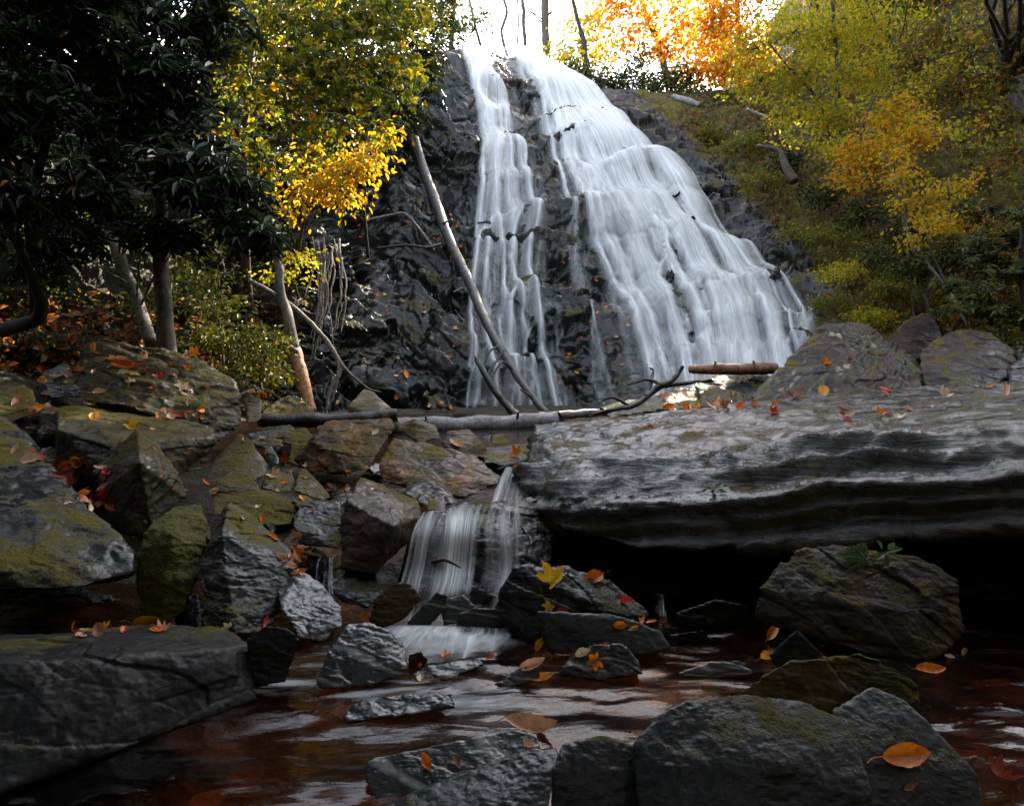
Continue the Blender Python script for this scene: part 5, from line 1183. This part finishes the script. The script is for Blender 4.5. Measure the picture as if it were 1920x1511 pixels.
for k in range(16):
    x0 = r.uniform(585, 640); x1 = x0 + r.normal(-12, 28); y1 = r.uniform(600, 690)
    Q = curve(at(np.array([x0, (x0 + x1) / 2 + r.normal(8, 9), x1]), np.array([r.uniform(440, 475), 545, y1]), np.array([10.4, 9.9, 9.6])), 18, 0.03, k)
    link('root', tubes_mesh('root', [tube(Q - loc, np.linspace(0.016, 0.006, 18) * r.uniform(0.7, 1.4), 5)], M_ROOT), root)
log('dead_branch', 'thin dark branch lying on the wet cliff left of the leaning trunk, upper one', 'branch', [(690,412,12.2,2.4),(730,404,12.3,2.4),(760,402,12.3,2.6),(795,440,12.1,2.2),(815,470,12,1.6)], M_ROOT, 21)
log('dead_branch', 'thin dark branch lying on the wet cliff left of the leaning trunk, lower one', 'branch', [(705,466,11.8,2),(760,460,11.8,2.4),(800,464,11.7,2.8),(826,458,11.8,3)], M_DARKLOG, 22)
log('dead_branch', 'bleached dead branch lying among shrubs under the yellow-green tree', 'branch', [(1400,205,15.6,2.4),(1440,222,15.3,2.6),(1490,240,15,2.2),(1540,238,14.8,1.6)], M_ROOT, 23, [[(1440,222,15.3,1.8),(1462,200,15.3,1)],[(1490,240,15,1.6),(1515,255,14.9,1)]])
log('fallen_log', 'short grey log on the grassy rim at the top of the right bank', 'log', [(1262,182,17.8,5),(1290,190,17.4,6),(1312,198,17.2,5)], M_GREYLOG, 24)
log('dead_branch', 'grey broken stem jutting left from an upturned root in the right bank', 'branch', [(1420,274,14.6,3),(1460,282,14.3,4),(1472,310,14.1,7),(1490,340,13.9,9)], M_BARK, 25)
log('dead_branch', 'pale leaning pole crossing the right bank below the thin saplings', 'branch', [(1815,612,9.1,2),(1775,545,9.4,2.4),(1745,500,9.6,2.2),(1700,440,9.9,1.4)], M_ROOT, 26)
log('stick', 'dark stick caught on the ledge in the small cascade', 'stick', [(790,1062,2.86,2.5),(830,1050,2.82,3.5),(864,1064,2.76,1.5)], M_DARKLOG, 27)
log('stick', 'wet brown branch lying behind the cascade by the slab tip', 'stick', [(935,882,4.25,5),(975,870,4.2,8),(1010,858,4.2,7)], M_DARKLOG, 28)

# ------------------------------------------------------------------ fallen leaves, each laid on what carries it
bpy.context.view_layer.update()
_v, _f, _o = [], [], 0
for ob in list(ROCKS) + [GROUND, CLIFF] + [o for o in COL.objects if o.name.startswith(('left_bank', 'right_bank', 'stream', 'trunk')) and (o.parent is None or o.parent.name.startswith(('fallen_log', 'leaning_log')))]:
    me = ob.data; n = len(me.vertices); v = np.empty(n * 3, np.float32); me.vertices.foreach_get('co', v)
    M = np.array(ob.matrix_world); v = v.reshape(-1, 3) @ M[:3, :3].T + M[:3, 3]
    me.calc_loop_triangles(); k = len(me.loop_triangles); f = np.empty(k * 3, np.int32); me.loop_triangles.foreach_get('vertices', f)
    _v.append(v); _f.append(f.reshape(-1, 3) + _o); _o += n
BVH = BVHTree.FromPolygons(np.concatenate(_v).tolist(), np.concatenate(_f).tolist(), epsilon=0.0)

s = NT('fallen_leaf')
c = s.attr('tint', 'Color'); tc = s.n('TexCoord').outputs['Object']
c = s.mix(s.ramp(s.tex(tc, 55, 4, 0.7), [(0.48, 0.0), (0.74, 0.7)]), c, s.mix(1.0, c, (0.55, 0.33, 0.25), 'MULTIPLY'))
c = s.mix(s.ramp(s.tex(tc, 160, 2, 0.7), [(0.63, 0.0), (0.7, 0.8)]), c, (0.06, 0.02, 0.01))
p = s.n('BsdfPrincipled', i_Base_Color=c); p.inputs['Roughness'].default_value = 0.4
t = s.n('BsdfTranslucent', i_0=c); mx = s.n('MixShader', i_0=0.3); s.put(mx.inputs[1], p); s.put(mx.inputs[2], t)
s.put(s.out.inputs[0], mx); M_FALLEN = s.m
LC = dict(orange=(0.92,0.27,0.02), deep=(0.80,0.16,0.015), peach=(0.92,0.52,0.30), yellow=(0.95,0.58,0.03), red=(0.68,0.06,0.025), tan=(0.78,0.62,0.42), brown=(0.34,0.14,0.06), maroon=(0.28,0.04,0.025), green=(0.45,0.50,0.24), amber=(0.95,0.42,0.03))

def leaf_blade(kind, L, r, curl):
    """blade with midrib fold, serrated rim and stalk; lies along +x, face up"""
    if kind == 'maple':
        nv = 40; a = np.linspace(-2.6, 2.6, nv)
        lob = np.zeros(nv)
        for c0, k in ((0, 1.0), (0.95, 0.85), (-0.95, 0.85), (1.95, 0.6), (-1.95, 0.6)):
            lob = np.maximum(lob, k * np.clip(1 - np.abs(a - c0) / 0.62, 0.0, 1) ** 0.8)
        rr = (0.30 + 0.70 * lob) * (1 + 0.05 * np.sin(a * 19)) * L * 0.58
        rim = np.stack([rr * np.cos(a) + 0.36 * L, rr * np.sin(a), 0 * a], 1)
        rings = [np.array([0.36 * L, 0, 0]) + (rim - np.array([0.36 * L, 0, 0])) * k for k in (0.02, 0.35, 0.7, 1.0)]
        V = np.concatenate(rings); i = np.arange(4 * nv).reshape(4, nv)
        f = np.stack([i[:-1, :-1], i[:-1, 1:], i[1:, 1:], i[1:, :-1]], -1).reshape(-1, 4)
    else:
        nu, nv = 15, 9
        u = np.linspace(0, 1, nu); w = np.sin(math.pi * u ** 0.85) ** 0.8 * (0.36 if kind == 'long' else 0.54) * L * 0.5
        w = w * (1 + 0.05 * np.sin(u * 60)); v = np.linspace(-1, 1, nv)
        V = np.stack([np.broadcast_to(u[:, None] * L, (nu, nv)), w[:, None] * v[None], np.zeros((nu, nv))], -1).reshape(-1, 3)
        f = grid_faces(nu, nv)
    x, y = V[:, 0] / L, V[:, 1] / L
    z = 0.32 * curl * np.abs(y) + 0.9 * curl * (y ** 2) * 2 + r.uniform(0.1, 0.6) * curl * (x - 0.5) ** 2 + r.normal(0, 0.25) * curl * (x - 0.5) * y
    z += 0.025 * fbm(np.stack([x * 5, y * 7, 0 * x + r.uniform(0, 9)], 1), 3, 5) + 0.012 * np.cos(x * 42) * np.abs(y) * 3
    if r.random() < 0.5: z += 0.5 * curl * np.clip(x - 0.65, 0, 1) ** 1.5
    V = np.stack([V[:, 0], V[:, 1], z * L], 1)
    st = curve([[0.02 * L, 0, z[np.argmin(V[:, 0])] * L], [-0.15 * L, r.normal(0, .03) * L, 0.05 * L], [-0.34 * L, r.normal(0, .08) * L, 0.10 * L]], 7)
    tv, tf, _ = tube(st, np.linspace(0.012 * L, 0.007 * L, 7), 5)
    return np.concatenate([V, tv]), np.concatenate([f, tf + len(V)]), len(V)

def fallen(px, py, size, kind, col, label, tilt=0.25, yaw=None, curl=0.5, group=None, name='fallen_leaf', stand=0.0, cat='leaf'):
    r = np.random.default_rng(int(px * 31 + py * 7))
    d = Vector(at(px, py, 1.0) - CAM).normalized()
    hit, nn, _, dist = BVH.ray_cast(Vector(CAM), d)
    if hit is None: return
    if nn.dot(d) > 0: nn = -nn
    L = size * (hit - Vector(CAM)).dot(Vector(_fw)) / F
    V, f, nb = leaf_blade(kind, L, r, curl * r.uniform(0.7, 1.3))
    V[:, 0] -= L * 0.5
    up = (nn + Vector((r.normal(0, tilt), r.normal(0, tilt) - stand, r.normal(0, tilt) * 0.5))).normalized()
    ya = r.uniform(0, 2 * math.pi) if yaw is None else R(yaw)
    ax = Vector((math.cos(ya), math.sin(ya), 0)); ax = (ax - up * ax.dot(up)).normalized(); ay = up.cross(ax)
    Mx = np.array([ax, ay, up]).T
    V = V @ Mx.T
    # rest the lowest point on the surface
    h = (V @ np.array(nn)).min()
    V = V - np.array(nn) * (h - 0.002) * 0.75
    tc_ = np.array(LC[col]) * r.uniform(0.8, 1.1)
    T = np.tile(tc_, (len(V), 1)) * (0.9 + 0.3 * noise(V / L * 6 + r.uniform(0, 50), 9))[:, None]
    T[nb:] *= 0.6
    o = link(name, mesh_of(name, V, f, True, {'tint': np.clip(T, 0, 0.9)}, M_FALLEN), label=label, category=cat)
    o.location = hit
    if group: o['group'] = group
    return o
LEAVES = [
 # on the great slab
 (1546,741,36,'oval','amber','bright amber leaf on the back edge of the great slab below the lichen-spotted boulder'),(1492,746,38,'maple','maroon','dark maroon curled leaf left of the amber leaf on the slab back edge'),
 (1662,734,40,'long','red','long red leaf on the slab back edge under the green blade'),(1660,742,36,'long','maroon','dark red strip of leaf lying just in front of the long red leaf'),
 (1578,770,38,'long','red','red leaf lying alone in the middle of the slab top'),(1453,775,26,'maple','red','small scarlet leaf on the left half of the slab top'),(1596,783,26,'oval','tan','tan curled leaf above a small red one on the slab'),(1586,792,22,'oval','deep','small dark red leaf just under the tan curled leaf on the slab'),
 (1648,781,26,'maple','orange','orange and cream leaf in the middle right of the slab'),(1682,783,32,'maple','tan','pale tan leaf beside the orange and cream leaf'),(1704,769,18,'oval','deep','small orange-red leaf left of the pale spotted leaf'),(1744,761,20,'oval','brown','greenish brown leaf touching the pale spotted leaf'),(1766,750,36,'maple','tan','pale spotted torn leaf on the right of the slab'),
 (1707,753,16,'oval','brown','tiny brown leaf above the small orange-red leaf'),(1860,725,20,'oval','peach','peach leaf near the right picture edge on the slab'),(1886,740,32,'long','peach','thin peach leaf furthest right on the slab'),
 (1251,766,32,'oval','orange','round orange leaf near the left end of the slab'),(1286,767,26,'oval','deep','orange-red leaf right of the round orange leaf'),(1340,765,40,'maple','peach','large curled peach leaf left of the orange-red folded leaf'),(1388,766,26,'oval','deep','orange-red folded leaf right of the large curled peach leaf'),(1374,738,30,'long','peach','peach leaf standing up behind the slab edge'),(1345,755,20,'oval','red','red leaf half hidden behind the curled peach leaf'),(1219,804,14,'oval','red','tiny red leaf on the front left of the slab'),(1220,774,20,'oval','peach','peach leaf left of the round orange leaf'),(1246,749,20,'oval','deep','dull orange leaf on the low grey stone'),(1282,747,22,'oval','peach','pale peach leaf on the low grey stone'),
 (1594,672,16,'oval','red','small red leaf on the face of the lichen-spotted boulder'),(1549,681,20,'maple','orange','orange leaf in the cleft of the lichen-spotted boulder'),
 # left boulders
 (176,653,30,'long','orange','rolled orange leaf on the hump of the largest boulder'),(238,689,54,'long','deep','long red-brown leaf lying flat on the largest boulder'),(226,683,32,'oval','peach','peach leaf behind the long red-brown leaf'),(272,676,26,'maple','peach','crumpled leaf right of the long red-brown leaf'),(229,700,22,'oval','green','pale green leaf on the largest boulder'),(252,704,20,'oval','tan','tan leaf right of the pale green leaf'),(246,716,26,'maple','tan','whitish torn leaf below the pale green leaf'),(188,737,26,'oval','peach','pinkish leaf on the left slope of the largest boulder'),(178,753,18,'oval','brown','brown leaf under the pinkish leaf'),(342,727,28,'maple','tan','pale maple leaf on the right side of the largest boulder'),(352,756,16,'long','tan','small tan leaf on the mossy step of the largest boulder'),(364,667,26,'maple','orange','upright orange leaf at the foot of the pale trunk'),
 (178,786,34,'oval','amber','round amber leaf on the flat-topped block'),(245,802,30,'maple','yellow','bright yellow leaf in the middle of the flat-topped block'),(322,786,32,'oval','peach','rolled peach leaf on the far edge of the flat-topped block'),(298,782,30,'long','orange','orange leaf left of the rolled peach leaf'),(336,781,22,'long','red','pointed red leaf right of the rolled peach leaf'),
 (66,766,38,'long','orange','long orange leaf at the left picture edge above the striped slab'),(70,781,34,'long','brown','brown leaf under the long orange leaf'),(32,846,30,'long','peach','thin peach leaf on the top of the striped slab'),
 (452,972,18,'oval','peach','small peach leaf high on the steep dark rock'),(512,1008,30,'long','orange','orange leaf in the middle of the steep dark rock'),(490,975,20,'oval','deep','reddish leaf on the right edge of the steep dark rock'),(562,1047,38,'oval','orange','bright orange leaf at the foot of the steep dark rock'),(545,1046,28,'long','peach','peach strip beside the bright orange leaf at the steep rock foot'),(566,1076,26,'oval','orange','orange leaf on the wet mossy stone'),(545,1062,22,'oval','peach','pale curled leaf above the wet mossy stone'),(566,935,24,'oval','amber','amber leaf on the small stone under the narrow wedge'),(560,1010,30,'maple','brown','brown crumpled leaf below the square grey block'),
 (790,946,30,'oval','yellow','yellow leaf on the right end of the dark brick-shaped boulder'),(796,963,26,'oval','orange','orange leaf hanging below the yellow leaf by the cascade'),(856,834,36,'oval','peach','round peach leaf on top of the wide grey-brown block'),(515,893,30,'maple','peach','crumpled peach leaf on the flat square slate'),(532,906,18,'oval','deep','small red leaf on the flat square slate'),(536,868,26,'maple','deep','red leaf behind the flat square slate'),(388,908,20,'oval','orange','orange leaf left of the low dark mossy stone'),(402,920,20,'oval','peach','pale leaf just below the orange leaf by the low mossy stone'),(482,743,20,'long','orange','orange leaf on the diagonally striped stone'),
 (966,856,34,'maple','orange','orange curled leaf on the flat bluish slate in the channel'),(953,873,16,'oval','deep','small orange leaf left below the curled leaf in the channel'),(968,877,14,'oval','orange','tiny orange leaf nearest the slab in the channel'),
 # stream and foreground
 (681,1164,32,'oval','orange','orange leaf on the tip of the tilted pale wet rock'),(838,1231,28,'maple','deep','red leaf caught on the low dark stone in the stream'),(790,1272,28,'oval','tan','pale tan leaf floating below the tilted wet rock'),(788,1250,12,'oval','deep','tiny red leaf at the corner of the tilted wet rock'),
 (1042,1088,62,'maple','yellow','big yellow maple leaf draped over the black boulder'),(1110,1083,46,'oval','deep','brown-orange leaf right of the big yellow maple leaf'),(1030,1138,28,'maple','yellow','small yellow leaf below the big yellow maple leaf'),(1056,1143,26,'long','maroon','dark red leaf beside the small yellow leaf'),(1172,1127,28,'oval','red','red leaf on the right slope of the black boulder'),
 (1161,1173,28,'oval','orange','left one of the orange leaves on the smooth olive-grey slab'),(1187,1178,22,'long','amber','amber pointed leaf in the middle of the smooth olive-grey slab'),(1200,1161,24,'oval','orange','upper orange leaf on the smooth olive-grey slab'),(1221,1167,24,'long','deep','red leaf at the right end of the smooth olive-grey slab'),
 (1000,1246,56,'long','peach','long wet peach leaf in front of the shiny black lump'),(1070,1230,60,'long','peach','long pinkish leaf plastered on the shiny black lump'),(1012,1274,54,'long','amber','amber leaf trailing in the water below the shiny black lump'),(1138,1207,16,'oval','orange','small orange leaf on the crest of the shiny black lump'),
 (1448,1198,46,'long','orange','orange ribbed leaf leaning on the grey pyramid stone'),(1442,1235,42,'oval','amber','amber leaf under the ribbed leaf at the pyramid stone'),(1742,1258,62,'long','orange','orange leaf floating in the dark water on the right'),(1780,1233,18,'oval','tan','small tan leaf floating above the orange floating leaf'),(1808,1226,26,'long','brown','thin brown leaf floating right of the small tan leaf'),
 (1692,1416,118,'long','orange','large folded orange leaf on the sloping slate boulder at bottom right'),(1000,1368,108,'long','peach','large curled peach leaf with long stalk on the dark wet slab'),(985,1398,30,'maple','peach','small crumpled leaf below the large curled peach leaf'),(800,1430,34,'oval','orange','orange curled leaf on the dark wet slab at the bottom'),(856,1430,30,'long','brown','brown rolled leaf right of the orange curled leaf'),(1880,1462,66,'maple','maroon','dark red leaf in the lower right corner'),(1705,1472,34,'long','brown','brown shrivelled leaf below the large folded orange leaf'),
 (283,1168,66,'oval','amber','large amber leaf on top of the long low black rock'),(188,1190,46,'oval','brown','ribbed brown leaf left of the large amber leaf'),(232,1184,28,'oval','deep','dark orange leaf between the ribbed brown and the large amber leaf'),(152,1192,24,'oval','deep','small dark orange leaf furthest left on the long low black rock'),(426,1178,30,'maple','tan','greyish tan leaf on the right end of the long low black rock'),(498,1167,26,'long','red','red leaf above the grey wedged stone'),
]
YAW = {(1692,1416): 10, (1000,1368): -20, (283,1168): 10, (1742,1258): 5, (1070,1230): 20, (1000,1246): 25, (1012,1274): 15, (238,689): 5}
STAND = {(1692,1416): 0.9, (283,1168): 0.8, (1000,1368): 0.5, (1448,1198): 0.6, (1442,1235): 0.6, (1042,1088): 0.5, (1546,741): 1.0, (1251,766): 0.8, (178,786): 0.6}
for l in LEAVES:
    k = (l[0], l[1])
    fallen(*l, yaw=YAW.get(k), stand=STAND.get(k, 0.3), curl=1.2 if l[2] > 50 else 1.0)
r = np.random.default_rng(55)
for k in range(34):          # the heap
    t = k / 34; x = 80 + 130 * t + r.normal(0, 22); y = 862 + 78 * t + r.normal(0, 14)
    fallen(x, y, r.uniform(26, 44), r.choice(['oval', 'long', 'maple']), r.choice(['deep', 'red', 'peach', 'maroon', 'orange', 'tan']), 'curled red or peach leaf in the heap behind the striped mossy slab', tilt=0.5, curl=0.9, group='leaves heaped behind the striped slab')
for cx, cy, sx, sy, nn, sz, lab in [(70,765,26,20,11,26,'leaf in the drift at the left picture edge above the striped slab'),(560,1058,18,22,8,20,'leaf in the cluster at the foot of the steep dark rock'),
        (285,690,60,12,10,20,'leaf in the drift across the top of the largest boulder'),(1340,762,60,9,9,22,'leaf in the cluster near the left end of the great slab'),(330,783,40,6,7,20,'leaf in the row along the back of the flat-topped block'),
        (90,690,60,18,14,20,'leaf in the litter above the stones at the far left'),(640,905,60,14,8,14,'leaf caught between the brown wedge and the brick-shaped boulder'),(230,1186,60,5,7,28,'leaf in the row along the top of the long low black rock'),(1050,1236,50,10,7,30,'leaf stuck round the shiny black lump in the stream')]:
    for k in range(nn):
        fallen(cx + r.normal(0, sx), cy + r.normal(0, sy), sz * r.uniform(0.7, 1.3), r.choice(['oval', 'long', 'maple']), r.choice(['orange', 'deep', 'red', 'peach', 'tan', 'brown', 'amber']), lab, tilt=0.45, curl=1.1, group=lab.replace('leaf in', 'leaves in').replace('leaf caught', 'leaves caught').replace('leaf stuck', 'leaves stuck'))
for k in range(46):          # cliff specks
    x, y = r.uniform(620, 865), r.uniform(400, 765)
    fallen(x, y, r.uniform(7, 13), r.choice(['oval', 'maple']), r.choice(['orange', 'deep', 'peach', 'tan']), 'tiny orange leaf stuck to the wet cliff left of the falls', tilt=0.2, group='tiny leaves on the wet cliff left of the falls')
for k in range(26):
    x, y = r.uniform(1040, 1200), r.uniform(480, 730)
    fallen(x, y, r.uniform(6, 11), 'oval', r.choice(['orange', 'deep', 'peach']), 'tiny orange leaf on the dark rock between the two streams of the falls', tilt=0.2, group='tiny leaves between the two streams of the falls')

for k in range(46):
    x, y = r.uniform(100, 900), r.uniform(640, 960)
    fallen(x, y, r.uniform(9, 20), r.choice(['oval', 'maple', 'long']), r.choice(['orange', 'deep', 'peach', 'tan', 'amber', 'brown']), 'small fallen leaf among the boulders left of the cascade', tilt=0.3, curl=0.8, group='small leaves among the left boulders')
for k in range(14):
    x, y = r.uniform(1200, 1900), r.uniform(725, 800)
    fallen(x, y, r.uniform(9, 18), r.choice(['oval', 'maple', 'long']), r.choice(['orange', 'deep', 'peach', 'tan', 'red']), 'small fallen leaf scattered on the wet top of the great slab', tilt=0.3, curl=0.8, group='small leaves on the great slab')
# ------------------------------------------------------------------ small plants on the stones
M_PLANT = leaf_mat('fresh_green_leaf', trans=0.3, rough=0.4)
PAL['fresh'] = [(0.12, 0.20, 0.08, 3), (0.16, 0.24, 0.10, 2)]
def sprig(name, label, cat, px, py, leaves, fern=False):
    """leaves: (dx, dy, length, angle) in picture pixels about the rooting point"""
    d = Vector(at(px, py, 1.0) - CAM).normalized(); hit = BVH.ray_cast(Vector(CAM), d)[0]
    dep = (hit - Vector(CAM)).dot(Vector(_fw)); k = dep / F
    loc = np.array(hit); root = thing(name, label, cat, loc)
    r = np.random.default_rng(int(px))
    C, D, Nn, L, st = [], [], [], [], []
    for (dx, dy, ln, ang) in leaves:
        a = R(ang); e = np.array([dx * k, -0.03 - 0.02 * r.random(), -dy * k + 0.02])
        dv = np.array([math.cos(a), -0.35, math.sin(a)])
        if fern:
            dv = np.array([math.cos(a), -0.1, math.sin(a)]); n = 15; sp = np.linspace(0.1, 1, n)
            Pn = e * 0 + dv * (sp[:, None] * ln * k) + np.array([0, -0.02, 0]) - np.array([0, 0, 1]) * (sp[:, None] ** 2) * ln * k * 0.35
            st.append(tube(np.concatenate([[[0, 0, 0]], Pn]), np.linspace(0.0016, 0.0006, n + 1), 4))
            for sgn in (-1, 1):
                pd = np.cross(dv, [0, -1, 0.4]) * sgn + dv * 0.4
                C.append(Pn); D.append(np.tile(pd, (n, 1))); Nn.append(np.tile([0, -0.8, 0.6], (n, 1)) + r.normal(0, 0.1, (n, 3))); L.append(ln * k * 0.30 * np.sin(np.linspace(0.5, 3.0, n)))
        else:
            st.append(tube(curve([[0, 0, 0], e * 0.5 + [0, 0, 0.012], e], 8), 0.0014, 4))
            C.append(e[None]); D.append(dv[None]); Nn.append(np.array([[0.1 * r.normal(), -0.6, 0.8]])); L.append(np.array([ln * k]))
    lm = leaves_mesh('leaves', np.concatenate(C), np.concatenate(D), np.concatenate(Nn), np.concatenate(L), 0.5 if not fern else 0.34, tints(r, 'fresh', sum(map(len, C))), M_PLANT, fold=0.2)
    link('leaves', lm, root)
    for t_ in st: link('stem', tubes_mesh('stem', [t_], M_PLANT), root)
    return root
sprig('fern', 'pale green fern growing on the dark mossy boulder in the hollow', 'fern', 1622, 1046, [(0,0,62,150),(0,0,50,185),(0,0,52,120),(0,0,36,215)], True)
sprig('leafy_plant', 'five-leaved green plant beside the fern in the hollow', 'plant', 1650, 1048, [(0,-8,30,25),(-4,-6,26,200),(6,-4,24,-20),(0,-2,22,-80),(-8,-12,24,120),(2,-12,20,60)])
sprig('leafy_plant', 'tiny bright green plant on the front face of the great slab', 'plant', 1335, 925, [(0,-4,18,40),(-6,-2,16,160),(5,0,16,-10),(-2,4,14,-90),(12,-6,14,20),(-14,0,12,190)])
sprig('leafy_plant', 'single green blade growing from the lichen-spotted boulder', 'plant', 1690, 696, [(0,-6,36,-18),(-2,-8,22,140)])
